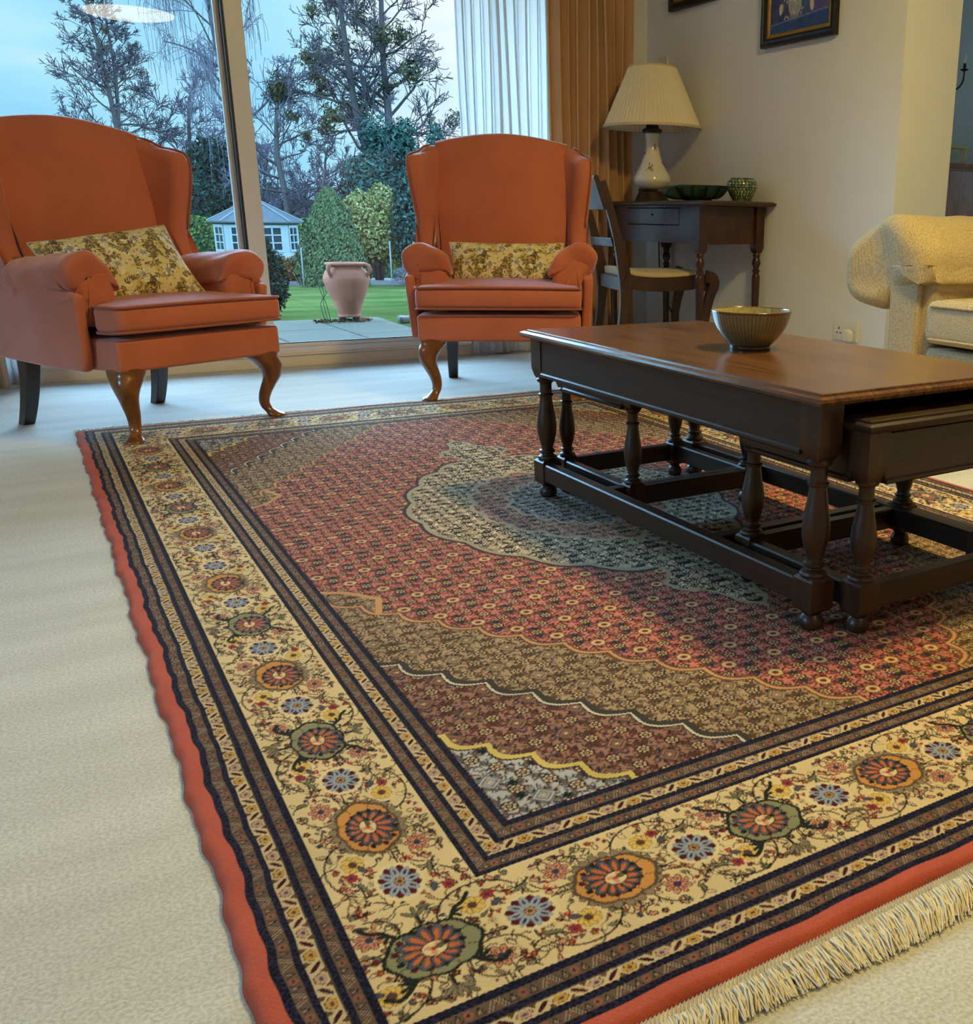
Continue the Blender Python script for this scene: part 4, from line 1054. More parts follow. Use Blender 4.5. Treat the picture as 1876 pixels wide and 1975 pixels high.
def lamp():
    T=thing('table_lamp','table lamp with cream pleated shade and white flowered china body','lamp',(2.838,4.44,DH))
    mb=MB(); mb.lathe([(.086,0),(.088,.004),(.084,.012),(.076,.028),(.070,.044),(.066,.050),(.070,.054),(.070,.060),(.058,.064)],40); mb.build('base',M['brass'],T)
    P=spl([(a,b,0) for a,b in ((.060,.062),(.078,.075),(.091,.094),(.093,.108),(.086,.130),(.066,.165),(.052,.195),(.042,.225),(.034,.262),(.033,.290),(.038,.315),(.043,.328))],60); n=120
    cv=Cv(60,30,20,lin(232,226,212)); dk=lin(58,48,48); r=random.Random(4)
    for x,y in ((6,20),(10,11),(17,21),(24,9),(30,17),(38,10),(44,20),(52,12),(57,21)):
        cv.flower(x,y,1.1,6,lin(120,104,104),dk,lin(196,170,110),r.random(),.6,.08)
        for k in range(5):
            a=r.uniform(0,6.28); cv.line([(x,y),(x+2.2*math.cos(a),y+2.0*math.sin(a))],.12,dk); cv.leaf(x+1.5*math.cos(a),y+1.5*math.sin(a),1.2,.5,a+.5,lin(70,66,58)); cv.ell(x+2.3*math.cos(a),y+2.1*math.sin(a),.35,.3,lin(92,72,86))
    mb=MB(); X=[];Yc=[]
    for p in P:
        for i in range(n):
            a=2*PI*i/n; mb.v.append((p.x*math.cos(a),p.x*math.sin(a),p.y)); X.append(i/n*60); Yc.append((p.y-.06)*100)
    for k in range(len(P)-1):
        for i in range(n): a=k*n+i; b=k*n+(i+1)%n; mb.f.append((a,b,b+n,a+n))
    o=mb.build('body',M['paint_gloss'],T,smooth=180); c=cv.samp(np.array(X),np.array(Yc)); z=np.array(Yc); c[z>26.2]=lin(150,140,120); setcol(o,c)
    mb=MB(); mb.lathe([(.044,.326),(.050,.334),(.050,.342),(.034,.350),(.027,.372),(.030,.392),(.022,.402),(.020,.43)],28); mb.build('collar',M['black'],T)
    # pleated shade
    mb=MB(); n=288; rows=14; z0,z1,r0,r1=.348,.628,.243,.117
    for j in range(rows+1):
        t=j/rows; z=z0+(z1-z0)*t; rr=r0+(r1-r0)*t
        for i in range(n):
            a=2*PI*i/n; f=(i%4)/4; amp=.008*(1-.45*t)*(0 if j in (0,rows) else 1); mb.v.append(((rr+amp*(f-.5))*math.cos(a),(rr+amp*(f-.5))*math.sin(a),z))
    for j in range(rows):
        for i in range(n): a=j*n+i; b=j*n+(i+1)%n; mb.f.append((a,b,b+n,a+n))
    sh=mb.build('shade',M['shade'],T,smooth=0,recalc=False)
    for z,rr in ((z0+.004,r0+.002),(z1-.003,r1+.002)):
        mb=MB(); mb.lathe([(rr-.003,z-.006),(rr+.001,z-.006),(rr+.001-.0025,z+.006),(rr-.0035,z+.006)],60,cap=False); mb.build('trim_band',M['seat_pad'],sh)
    mb=MB(); mb.tube([(.0,0,.40),(0,0,.60)],.004,8); 
    for k in range(3): a=2*PI*k/3; mb.tube([(0,0,.598),(.115*math.cos(a),.115*math.sin(a),.620)],.002,6)
    mb.build('carrier',M['brass'],T)
    return T
lamp()
mb=MB(); mb.tube(spl([(2.93,4.50,DH+.012),(2.98,4.56,DH+.007),(3.045,4.66,DH+.006),(3.058,4.712,DH-.03),(3.060,4.71,.45),(3.055,4.66,.30),(3.055,4.45,.06),(3.05,4.38,.012),(3.0,4.30,.010)],60),.0035,8)
tag(mb.build('lamp_cord',M['cable'],None),'black lamp cable hanging behind the writing table','cable')

def leaf_dish():
    T=thing('dish','dark green glazed leaf-shaped dish on the writing table','dish',(2.845,4.045,DH),math.radians(-8))
    n=72; P=[(.0,.010),(.45,.010),(.66,.014),(.82,.032),(.95,.058),(1.0,.070),(.985,.071),(.90,.056),(.72,.024),(.5,.018),(.0,.017)]
    mb=MB(); col=[]; P=spl([(a,b,0) for a,b in P],40)
    for k,p in enumerate(P):
        for i in range(n):
            a=2*PI*i/n; sc=1+.09*abs(math.sin(6*a))*min(1,p.x*1.2)
            x=.150*p.x*sc*math.cos(a); y=.092*p.x*sc*math.sin(a)
            tip=max(0,-math.cos(a))**14; x-=.055*tip*p.x; z=p.y*(1-.45*tip)
            mb.v.append((x,y,z)); g=abs(math.sin(6*a))
            col.append(lin(18,24,26) if g<.34 else (lin(44,74,72) if hsh(i//3,k//4)>.35 else lin(30,50,52)))
    for k in range(len(P)-1):
        for i in range(n): a=k*n+i; b=k*n+(i+1)%n; mb.f.append((a,b,b+n,a+n))
    o=mb.build('bowl_body',M['paint_gloss'],T,smooth=180); setcol(o,np.array(col,np.float32))
    mb=MB(); mb.lathe([(.050,0),(.054,.003),(.052,.011)],32,M=Matrix.Diagonal((1.35,.85,1,1))); mb.build('foot_ring',M['black'],T)
leaf_dish()
def pot():
    T=thing('pot','small round green and black honeycomb pot beside the leaf dish','pot',(2.975,3.875,DH))
    P=spl([(a,b,0) for a,b in ((.001,.003),(.036,.0),(.041,.004),(.052,.022),(.064,.045),(.0705,.065),(.071,.078),(.066,.092),(.057,.100),(.054,.103),(.055,.106),(.051,.105),(.050,.098),(.056,.085),(.05,.03),(.001,.02))],80); n=150
    mb=MB(); col=[]; gr=lin(150,164,124); gr2=lin(96,124,110); bk=lin(22,26,26)
    for k,p in enumerate(P):
        for i in range(n):
            a=2*PI*i/n; mb.v.append((p.x*math.cos(a),p.x*math.sin(a),p.y))
            if k>58: col.append(bk); continue
            row=p.y/.0125; q=i/n*26+(.5 if int(row)%2 else 0)+.18*math.sin(int(row)*2.3); fx=q%1-.5; fy=row%1-.5; d=math.hypot(fx*1.02,fy*.92)+.10*(hsh(int(q),int(row))-.5)
            h=hsh(int(q)+3,int(row)); col.append(bk if d>.40 else (gr*(.8+.4*h) if h>.3 else gr2))
    for k in range(len(P)-1):
        for i in range(n): a=k*n+i; b=k*n+(i+1)%n; mb.f.append((a,b,b+n,a+n))
    o=mb.build('body',M['paint_gloss'],T,smooth=180); setcol(o,np.array(col,np.float32))
pot()

# ================================================================ WALL: pictures, switch, socket
def picture(y0,y1,z0,z1,label,canvas):
    """hangs on the right wall, faces -x"""
    T=thing('picture',label,'picture',(XR,(y0+y1)/2,z0)); w=(y1-y0)/2; h=z1-z0
    mb=MB(); prof=[(0,-.002),(0,-.026),(.006,-.031),(.012,-.029),(.016,-.024),(.026,-.026),(.034,-.020),(.038,-.016)]
    rings=[[(x,-w+d,d),(x,w-d,d),(x,w-d,h-d),(x,-w+d,h-d)] for d,x in prof]; mb.loft(rings,cap=False); mb.build('frame',M['frame_black'],T,smooth=0)
    mb=MB(); prof=[(.036,-.017),(.040,-.020),(.047,-.017),(.052,-.012)]
    mb.loft([[(x,-w+d,d),(x,w-d,d),(x,w-d,h-d),(x,-w+d,h-d)] for d,x in prof],cap=False); mb.build('gilt_slip',M['gold'],T,smooth=0)
    nu,nv=150,150; i,j=np.meshgrid(np.linspace(0,1,nu),np.linspace(0,1,nv)); i=i.ravel(); j=j.ravel()
    mb=MB(); d=.050; mb.v=[(-.0125,-w+d+(2*w-2*d)*a,d+(h-2*d)*b) for a,b in zip(i,j)]
    mb.f=[(a*nu+k,a*nu+k+1,a*nu+k+1+nu,a*nu+k+nu) for a in range(nv-1) for k in range(nu-1)]
    o=mb.build('canvas',M['paint_flat'],T,smooth=180,recalc=False); setcol(o,canvas.samp((1-i)*canvas.w*.999,j*canvas.h))
    mb=MB(); mb.box(-.010,-.001,-w+.01,w-.01,.01,h-.01); mb.build('backing',M['black'],T,smooth=0)
def still_life():
    c=Cv(40,46,6,lin(52,62,92)); r=random.Random(2)
    for k in range(700): x,y=r.uniform(0,40),r.uniform(3,46); c.ell(x,y,1.6,1.0,lin(60+r.randint(-14,26)+int(x*.6),66+r.randint(-12,22)+int(x*.5),96+r.randint(-14,34)+int(x)),r.uniform(0,3))
    for k in range(300): x=r.uniform(0,40); y=r.uniform(0,2.6+.08*x); c.ell(x,y,2.0,.7,lin(48+r.randint(-8,18),70+r.randint(-8,20),124+r.randint(-20,30)),.15)
    c.line([(0,3.6),(40,6.4)],.5,lin(120,136,168))
    c.ell(17,12,4.6,7.0,lin(172,170,170)); c.ell(17,20,3.2,4,lin(178,176,174)); c.ell(17,5.6,3.0,1.2,lin(130,130,140))
    for k in range(120): x,y=r.gauss(17,2.6),r.uniform(6,30); c.ell(x,y,.8,.35,lin(*[r.randint(140,215)]*3),r.uniform(0,3))
    for x,y,a in ((7.5,9.5,1.4),(28.5,8.8,1.7),(30,24,1.3),(9,30,1.8),(22,34,1.5),(12,38,1.4),(27,39,1.8)):
        for d,cc in ((-.35,(196,172,160)),(.35,(206,184,172)),(0,(222,202,188))): c.leaf(x-2*math.cos(a),y-2.4*math.sin(a),4.6,1.9,a+d*.5,lin(*cc),lin(120,112,120),.12)
        c.line([(x,y+2),(16,26)],.25,lin(76,92,84))
    c.arc(11.5,4.6,1.6,.2,2.9,.5,lin(206,196,186))
    return c
def landscape():
    c=Cv(40,40,4,lin(92,84,72)); r=random.Random(6)
    for k in range(400): c.ell(r.uniform(0,40),r.uniform(0,40),2,1,lin(*(r.randint(60,130) for _ in range(3))),0)
    return c
picture(3.372,3.862,1.432,1.99,'black framed flower still life with gilt slip on the right wall',still_life())
picture(4.215,4.62,1.690,2.19,'black picture frame high on the wall above the lamp, only its lower edge showing',landscape())
def switch():
    T=thing('light_switch','small white light switch plate half hidden behind the lamp shade','light switch',(XR,4.695,1.448))
    mb=MB(); mb.cbox(-.010,-.0005,-.043,.043,-.043,.043,.002); mb.build('plate',M['white_plastic'],T,smooth=30)
    mb=MB(); mb.box(-.0145,-.009,-.006,.006,-.012,.012); mb.build('rocker',M['white_plastic'],T,smooth=0,bevel=.001)
switch()
def socket():
    T=thing('wall_socket','white double wall socket low on the wall beyond the coffee table','socket',(XR,3.218,.228))
    mb=MB(); mb.cbox(-.010,-.0005,-.073,.073,-.043,.043,.002); mb.build('plate',M['white_plastic'],T,smooth=30)
    for yy in (.040,-.030):
        mb=MB(); mb.box(-.013,-.009,yy-.040+.012,yy-.040+.026,.006,.026); mb.build('rocker',M['white_plastic'],T,smooth=0,bevel=.001)
    mb=MB()
    for dy,dz,wy,wz in ((.040,.010,.0025,.005),(.051,-.010,.004,.0025),(.029,-.010,.004,.0025)): mb.box(-.0115,-.0095,dy-wy,dy+wy,dz-wz,dz+wz)
    mb.build('pin_holes',M['black'],T,smooth=0)
    P=thing('plug','cream three-pin plug in the wall socket','plug',(XR-.0105,3.185,.212))
    mb=MB(); mb.puff(spl_corner([(-.022,-.026),(.022,-.026),(.027,.012),(.014,.026),(-.014,.026),(-.027,.012)],.008),.032,.008,lambda a,b,h:(-.0165+h,a,b),4,.6); mb.build('plug_body',M['white_plastic'],P)
    mb=MB(); mb.tube(spl([(-.016,0,-.024),(-.018,0,-.05),(-.017,.004,-.12),(-.010,.02,-.19),(-.03,.06,-.2065)],20),.0035,8); mb.build('flex',M['white_plastic'],P)
socket()

# ================================================================ SOFA
def sofa():
    XF=2.47; T=thing('sofa','beige woven sofa with a loose arm cover at the right edge','sofa',(XF,2.0,0))
    W=M['weave']
    # local: x into the sofa (world +X), y world Y-2.0
    ao=[(.222,.06),(.222,.40),(.215,.52),(.232,.60),(.29,.665),(.37,.694),(.46,.690),(.545,.650),(.600,.590),(.612,.535),(.585,.480),(.52,.445),(.435,.418),(.402,.38),(.398,.20),(.398,.06)]
    P=[(p.x,p.y) for p in spl([(a,b,0) for a,b in ao],60,True)]
    mb=MB(); mb.puff(P,.86,.022,lambda a,b,h:(.02+.43+h,a,b),4,.6,8); ar=mb.build('arm',W,T,smooth=60)
    # front facing of the arm post
    mb=MB(); mb.puff(spl_corner([(.270,.10),(.385,.10),(.392,.40),(.400,.545),(.262,.545),(.266,.40)],.012),.028,.010,lambda a,b,h:(.012+h,a,b),4,.7); mb.build('arm_facing',W,ar,smooth=60)
    # loose cover over the roll, hanging down at the front
    co=[(.198,.50),(.206,.545),(.222,.605),(.285,.676),(.37,.707),(.465,.703),(.555,.660),(.612,.595),(.626,.535),(.605,.470),(.545,.425),(.43,.40),(.37,.44),(.30,.485),(.235,.50)]
    CP=[(p.x,p.y) for p in spl([(a,b,0) for a,b in co],80,True)]
    def cv(a,b,h):
        k=(h+.27)/.54; f=math.exp(-(k/.14)**2)
        r=Vector((a-.42,b-.56)); r=r.normalized() if r.length>1e-4 else Vector((0,0))
        wr=.008*math.sin(26*a+14*b)*f+.004*wob(a*22,b*20,h*15)
        hang=max(0,(.53-b)/.1)*max(0,(.44-a)/.2)*.02
        return (-.012+.27+h-.014*f*math.sin(22*a-9*b)-.02*f*max(0,(.5-b)/.1),a+r.x*wr,b+r.y*wr)
    mb=MB(); mb.puff(CP,.54,.060,cv,8,.4,22); mb.build('arm_cover',W,ar,smooth=180)
    # seat cushions, plinth, back, far arm
    for y0,y1 in ((-.52,.212),(-1.26,-.53)):
        mb=MB(); mb.puff(spl_corner([(-.030,y0),(.66,y0),(.66,y1),(-.030,y1)],.03),.135,.030,lambda a,b,h,y0=y0,y1=y1:(a,b,.385+h+.022*(1-((b-(y0+y1)/2)/.37)**2)*(1-((a-.3)/.36)**2)*(1 if h>0 else -.4)),5,.5); c=mb.build('seat_cushion',W,T,smooth=180)
        for hz in (.052,-.052):
            mb=MB(); mb.tube([(-.031,y0+.03,.385+hz),(-.032,(y0+y1)/2,.385+hz),(-.031,y1-.03,.385+hz)],.005,6); mb.build('piping',W,c)
    mb=MB(); mb.puff(spl_corner([(.0,-1.30),(.90,-1.30),(.90,.222),(.0,.222)],.02),.21,.015,lambda a,b,h:(a,b,.195+h),4,.6); mb.build('seat_base',W,T,smooth=60)
    mb=MB(); mb.puff(spl_corner([(.66,-1.26),(.90,-1.26),(.90,.222),(.66,.222)],.04),.74,.04,lambda a,b,h:(a+.10*(h+.37)/.74,b,.45+h),5,.6,4); mb.build('backrest',W,T,smooth=180)
    P2=[(-(a)-1.06,b) for a,b in P]
    mb=MB(); mb.puff(P2,.86,.022,lambda a,b,h:(.02+.43+h,a,b),4,.6,8); mb.build('arm',W,T,smooth=60)
    for x in (.06,.84):
        for y in (.33,-1.40):
            mb=MB(); mb.lathe([(.020,0),(.026,.03),(.030,.075)],16,(x,y,0)); mb.build('foot',M['darkleg'],T)
sofa()

# ================================================================ DINING ROOM GLIMPSE
def bureau():
    T=thing('bureau','brown wooden bureau with moulded top glimpsed in the next room','cabinet',(5.80,5.18,0))
    mb=MB(); mb.box(-.30,.175,-.20,.22,.06,1.04); mb.build('carcass',M['walnut'],T,smooth=0,bevel=.004)
    mb=MB(); prof=[(.0,1.04),(-.006,1.05),(-.022,1.058),(-.026,1.072),(-.024,1.085)]
    mb.loft([[(-.30+d,-.20+d,z),(.175-d,-.20+d,z),(.175-d,.22-d,z),(-.30+d,.22-d,z)] for d,z in prof]); mb.build('moulded_top',M['walnut'],T,smooth=0)
    mb=MB(); mb.box(-.29,.165,-.19,.21,0,.06); mb.build('plinth',M['darkleg'],T,smooth=0)
bureau()
def sideboard():
    T=thing('sideboard','very dark sideboard against the far wall of the next room','sideboard',(6.85,5.66,0))
    mb=MB(); mb.box(-.75,.75,-.20,.22,.10,1.0); mb.build('carcass',M['oak'],T,smooth=0,bevel=.004)
    mb=MB(); mb.cbox(-.78,.78,-.23,.225,1.0,1.03,.006); mb.build('top',M['oak_x'],T,smooth=30)
    for sx in (-.7,.7):
        for sy in (-.16,.18): mb=MB(); mb.box(sx-.03,sx+.03,sy-.03,sy+.03,0,.10); mb.build('foot',M['oak'],T,smooth=0)
    for sx in (-.5,0,.5): mb=MB(); mb.cbox(sx-.23,sx+.23,-.212,-.199,.14,.96,.004); mb.build('door',M['oak'],T,smooth=30)
sideboard()
def photo_frame():
    T=thing('photo_frame','small pale photograph frame standing on the dark sideboard','picture frame',(6.40,5.60,1.03),math.radians(-6))
    mb=MB(); w,h=.10,.23
    mb.loft([[(x0,y,z0),(x1,y,z0),(x1,y,z1),(x0,y,z1)] for (x0,x1,z0,z1),y in (((-w,w,0,h),.01),((-w,w,0,h),-.008),((-w+.014,w-.014,.014,h-.014),-.008),((-w+.018,w-.018,.018,h-.018),-.003))],cap=False); mb.box(-w+.005,w-.005,.004,.009,.005,h-.005)
    mb.build('frame',M['gold'],T,smooth=0)
    mb=MB(); mb.box(-w+.016,w-.016,-.003,.004,.016,h-.016); mb.build('photograph',basic('faded_photograph',S(150,142,120),.4,.35,18),T,smooth=0)
    mb=MB(); mb.box(-.03,.03,.008,.075,0,.004); mb.build('strut',M['frame_black'],T,smooth=0)
photo_frame()
def glass_dish():
    T=thing('glass_dish','pale blue glass dish on the dark sideboard','dish',(6.70,5.58,1.03))
    mb=MB(); mb.lathe([(.04,0),(.05,.004),(.03,.02),(.06,.05),(.10,.075),(.13,.105),(.126,.105),(.09,.08),(.02,.035)],32); mb.build('body',basic('pale_blue_glass',S(150,160,190),.15,.3,20),T)
glass_dish()
def sconce():
    T=thing('wall_sconce','dark metal wall light with curved arms on the far wall','wall light',(6.46,5.9,1.80))
    mb=MB(); mb.lathe([(.045,0),(.05,.006),(.03,.014),(.012,.02)],24,M=Matrix.Rotation(PI/2,4,'X')); mb.build('wall_plate',M['brass'],T)
    for s in (-1,1):
        mb=MB(); mb.tube(spl([(0,-.015,-.01),(s*.02,-.06,-.07),(s*.09,-.10,-.10),(s*.17,-.10,-.04),(s*.18,-.10,.05)],20),.007,8); a=mb.build('arm',M['brass'],T)
        mb=MB(); mb.lathe([(.008,.04),(.030,.05),(.034,.056),(.012,.06),(.011,.10)],18,(s*.18,-.10,0)); mb.build('candle_cup',M['brass'],a)
        mb=MB(); mb.lathe([(.010,.10),(.010,.17),(.004,.18)],14,(s*.18,-.10,0)); mb.build('candle_tube',M['white_plastic'],a)
sconce()
# ================================================================ GARDEN
def gz_(y):
    if y<8.3: return -.155
    if y<25.5: return -.155-.885*(y-8.3)/17.2
    if y<36: return -1.04-.5*(y-25.5)/10.5
    return -1.54-.3*min(1,(y-36)/30)
def lawn_mat():
    m,nt,b=nmat('lawn_turf'); tc=nd(nt,'ShaderNodeTexCoord')
    a=nd(nt,'ShaderNodeTexNoise',Scale=.9,Detail=6.0); nt.links.new(tc.outputs['Object'],a.inputs['Vector'])
    f=nd(nt,'ShaderNodeTexNoise',Scale=24.0,Detail=3.0); nt.links.new(tc.outputs['Object'],f.inputs['Vector'])
    cr=nd(nt,'ShaderNodeValToRGB'); cr.color_ramp.elements[0].position=.35; cr.color_ramp.elements[1].position=.7
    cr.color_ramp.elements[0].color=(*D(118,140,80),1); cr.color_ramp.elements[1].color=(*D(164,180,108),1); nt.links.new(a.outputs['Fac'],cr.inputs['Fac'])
    r2=nd(nt,'ShaderNodeValToRGB'); r2.color_ramp.elements[0].color=(.6,.66,.6,1); r2.color_ramp.elements[1].color=(1.1,1.1,1,1); nt.links.new(f.outputs['Fac'],r2.inputs['Fac'])
    mx=nd(nt,'ShaderNodeMix',data_type='RGBA',blend_type='MULTIPLY'); mx.inputs[0].default_value=1; nt.links.new(cr.outputs['Color'],mx.inputs[6]); nt.links.new(r2.outputs['Color'],mx.inputs[7]); nt.links.new(mx.outputs[2],b.inputs['Base Color'])
    b.inputs['Roughness'].default_value=.95; b.inputs['Specular IOR Level'].default_value=0; return m
M['lawn']=lawn_mat()
def patio_mat():
    m,nt,b=nmat('stone_paving'); tc=nd(nt,'ShaderNodeTexCoord'); mp=nd(nt,'ShaderNodeMapping'); mp.inputs['Rotation'].default_value=(0,0,PI/2); nt.links.new(tc.outputs['Object'],mp.inputs['Vector'])
    br=nd(nt,'ShaderNodeTexBrick',Scale=1.0); br.inputs['Brick Width'].default_value=.75; br.inputs['Row Height'].default_value=.52; br.inputs['Mortar Size'].default_value=.008; br.offset=.45
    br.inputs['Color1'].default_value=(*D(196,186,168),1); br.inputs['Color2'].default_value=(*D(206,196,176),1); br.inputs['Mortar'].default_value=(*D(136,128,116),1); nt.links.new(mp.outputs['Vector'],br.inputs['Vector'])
    nt.links.new(br.outputs['Color'],b.inputs['Base Color']); b.inputs['Roughness'].default_value=.9; b.inputs['Specular IOR Level'].default_value=0
    n2=nd(nt,'ShaderNodeTexNoise',Scale=30.0,Detail=4.0); nt.links.new(tc.outputs['Object'],n2.inputs['Vector']); bp=nd(nt,'ShaderNodeBump',Strength=.2,Distance=.01); nt.links.new(n2.outputs['Fac'],bp.inputs['Height']); nt.links.new(bp.outputs['Normal'],b.inputs['Normal'])
    return m
def garden_ground():
    ys=[5.0,7,8.3]+list(np.linspace(10,36,20))+[45,60,120]; mb=MB(); xs=list(np.linspace(-50,90,29))
    for y in ys:
        for x in xs: mb.v.append((x,y,gz_(y)+.05*wob(x*.3,y*.3)*(0 if y<9 else 1)))
    n=len(xs)
    for j in range(len(ys)-1):
        for i in range(n-1): mb.f.append((j*n+i,j*n+i+1,j*n+i+1+n,j*n+i+n))
    struct(mb.build('lawn',M['lawn'],smooth=180))
    mb=MB(); mb.add([(-4,5.02,-.20),(2.42,5.02,-.20),(2.60,8.22,-.20),(-4,8.30,-.20),(-4,5.02,-.12),(2.42,5.02,-.12),(2.60,8.22,-.12),(-4,8.30,-.12)],[(0,3,2,1),(4,5,6,7),(0,1,5,4),(1,2,6,5),(2,3,7,6),(3,0,4,7)])
    struct(mb.build('patio',patio_mat(),smooth=0))
    # flower bed at the far side of the lawn
    mb=MB(); xs=np.linspace(0,18,40)
    for k,(dy,dz) in enumerate(((0,.02),(.5,.12),(2.5,.16),(4.5,.05))):
        for x in xs: y=24.6+dy-.62*(x-7.2)+.35*math.sin(x*1.3)*(k==0); mb.v.append((x,y,gz_(y)+dz+.03*wob(x*4,dy*5)))
    for j in range(3):
        for i in range(39): mb.f.append((j*40+i,j*40+i+1,j*40+i+41,j*40+i+40))
    struct(mb.build('ground_bed',M['soil'],smooth=180))
garden_ground()

def leaves(mb,rng,ells,n,size,flat=.0,shell=.55,up=0.0,aspect=.55):
    """small leaf cards spread through ellipsoids (cx,cy,cz,rx,ry,rz)"""
    vol=[e[3]*e[4]*e[5] for e in ells]; tot=sum(vol)**1.0
    for e,v in zip(ells,vol):
        for _ in range(max(4,int(n*v/tot))):
            while True:
                d=Vector((rng.gauss(0,1),rng.gauss(0,1),rng.gauss(0,1)))
                if d.length>.01: break
            d.normalize(); q=shell+(1-shell)*rng.random()**.6; 
            q*=1+.10*math.sin(d.x*7+e[0])*math.sin(d.z*6+d.y*5)
            p=Vector((e[0]+d.x*e[3]*q,e[1]+d.y*e[4]*q,e[2]+d.z*e[5]*q))
            nrm=(d+Vector((rng.gauss(0,.7),rng.gauss(0,.7),rng.gauss(0,.7)+up))).normalized()
            a=nrm.orthogonal().normalized(); b=nrm.cross(a); t=rng.uniform(0,6.28); a,b=a*math.cos(t)+b*math.sin(t),b*math.cos(t)-a*math.sin(t)
            L=size*rng.uniform(.6,1.3); w=L*aspect
            mb.add([p-a*L*.5,p-b*w*.5+nrm*L*.08,p+a*L*.5,p+b*w*.5+nrm*L*.08],[(0,1,2,3)])
def stems(mb,rng,x,y,z,h,r,n,rad):
    for k in range(n):
        a=rng.uniform(0,6.28); q=r*rng.random()**.5
        mb.tube([(x+.1*r*math.cos(a),y+.1*r*math.sin(a),z),(x+.5*q*math.cos(a),y+.5*q*math.sin(a),z+h*.5),(x+q*math.cos(a),y+q*math.sin(a),z+h*rng.uniform(.8,1))],[rad,rad*.7,rad*.3],4)
def shrub(name,label,cat,x,y,ells,n,size,mat,seed,stem=(.8,.5,5,.03),shell=.5,group=None,aspect=.55,rel=True):
    z=gz_(y); T=thing(name,label,cat,(x,y,z),0,group); rng=random.Random(seed)
    mb=MB(); leaves(mb,rng,ells,n,size,shell=shell,aspect=aspect); mb.build('foliage',mat,T,smooth=0,recalc=False)
    mb=MB(); stems(mb,rng,0,0,0,*stem); mb.build('stem',M['bark'],T,smooth=180,recalc=False)
    return T
# clipped dwarf conifer
def cone_tree():
    x,y=6.45,23.3; z=gz_(y); T=thing('conical_conifer','dense conical green conifer standing behind the terracotta urn','tree',(x,y,z)); rng=random.Random(2); mb=MB()
    for k in range(16000):
        t=rng.random()**1.25; h=.06+2.10*t; prof=.86*(1-t)**.62*(.80+.20*min(1,t*6))+.03; a=rng.uniform(0,6.28)
        r=prof*(1+.10*math.sin(a*5+h*4)*math.sin(h*7+a*2))*rng.uniform(.86,1.03)
        d=Vector((math.cos(a),math.sin(a),.35)); p=Vector((r*math.cos(a),r*math.sin(a),h)); n=(d+Vector((rng.gauss(0,.6),rng.gauss(0,.6),rng.gauss(0,.6)))).normalized(); u=n.orthogonal().normalized(); b=n.cross(u); L=.075
        mb.add([p-u*L*.5,p-b*L*.25,p+u*L*.5,p+b*L*.25],[(0,1,2,3)])
    mb.build('foliage',M['cone_leaf'],T,smooth=0,recalc=False)
    mb=MB(); mb.loft([[(.55*math.cos(a*PI/6)*s,.55*math.sin(a*PI/6)*s,h) for a in range(12)] for s,h in ((.9,.02),(1.15,.35),(1.0,.9),(.6,1.5),(.08,2.0))]); mb.build('inner_boughs',M['yew'],T,smooth=180)
    mb=MB(); mb.lathe([(.09,-.05),(.07,.4)],8); mb.build('trunk',M['bark'],T)
cone_tree()
shrub('golden_shrub','tall variegated golden shrub right of the conical conifer','shrub',7.98,24.85,[(0,0,1.25,.62,.6,.75),(-.35,.1,1.75,.45,.45,.5),(.15,0,2.0,.36,.4,.42),(.45,0,.9,.42,.45,.5),(-.55,0,1.1,.36,.4,.5)],7000,.095,M['yellow_leaf'],11,(1.9,.6,26,.022),.45)
shrub('holly_bush','dark glossy evergreen bush behind the golden shrub','shrub',8.85,24.3,[(0,0,1.3,.75,.7,1.1),(.5,0,1.0,.6,.6,.8),(-.1,0,2.1,.45,.5,.6)],7000,.11,M['holly'],12,(1.6,.5,8,.04),.55)
shrub('lime_bush','low yellow-green bush against the edge of the right wing chair','shrub',8.1,22.3,[(0,0,.62,.42,.4,.34),(.35,0,.55,.36,.36,.34)],2600,.085,M['lime_leaf'],13,(.6,.3,10,.015),.4)
shrub('lavender_bush','low grey twiggy bush at the edge of the lawn','shrub',7.5,20.9,[(0,0,.26,.55,.4,.24)],2200,.11,M['grey_leaf'],14,(.4,.5,40,.008),.3,None,.12)
shrub('bay_bush','small dark round bush on the patio edge beside the window frame','shrub',2.02,9.35,[(0,0,.30,.17,.17,.30),(-.03,0,.55,.11,.11,.16)],2600,.040,M['ivy'],15,(.5,.1,6,.012),.5)
shrub('amber_shrub','small amber and green shrub in front of the summer house','shrub',6.55,26.6,[(0,0,.42,.42,.4,.40),(-.45,0,.35,.40,.4,.36)],2200,.085,M['bracken'],16,(.6,.4,10,.015),.4)
shrub('pale_shrub','loose pale green shrub below the summer house windows','shrub',6.0,27.6,[(0,0,.5,.5,.4,.48),(-.5,0,.4,.4,.4,.4)],1800,.085,M['holly'],17,(.7,.4,12,.015),.4)
shrub('conifer_sapling','light grey-green feathery shrub tree left of the summer house','tree',7.75,50.4,[(0,0,2.0,1.3,1,1.5),(.5,0,3.0,.9,.9,1.0)],5000,.20,M['holly'],18,(3.2,1.0,10,.05),.4)

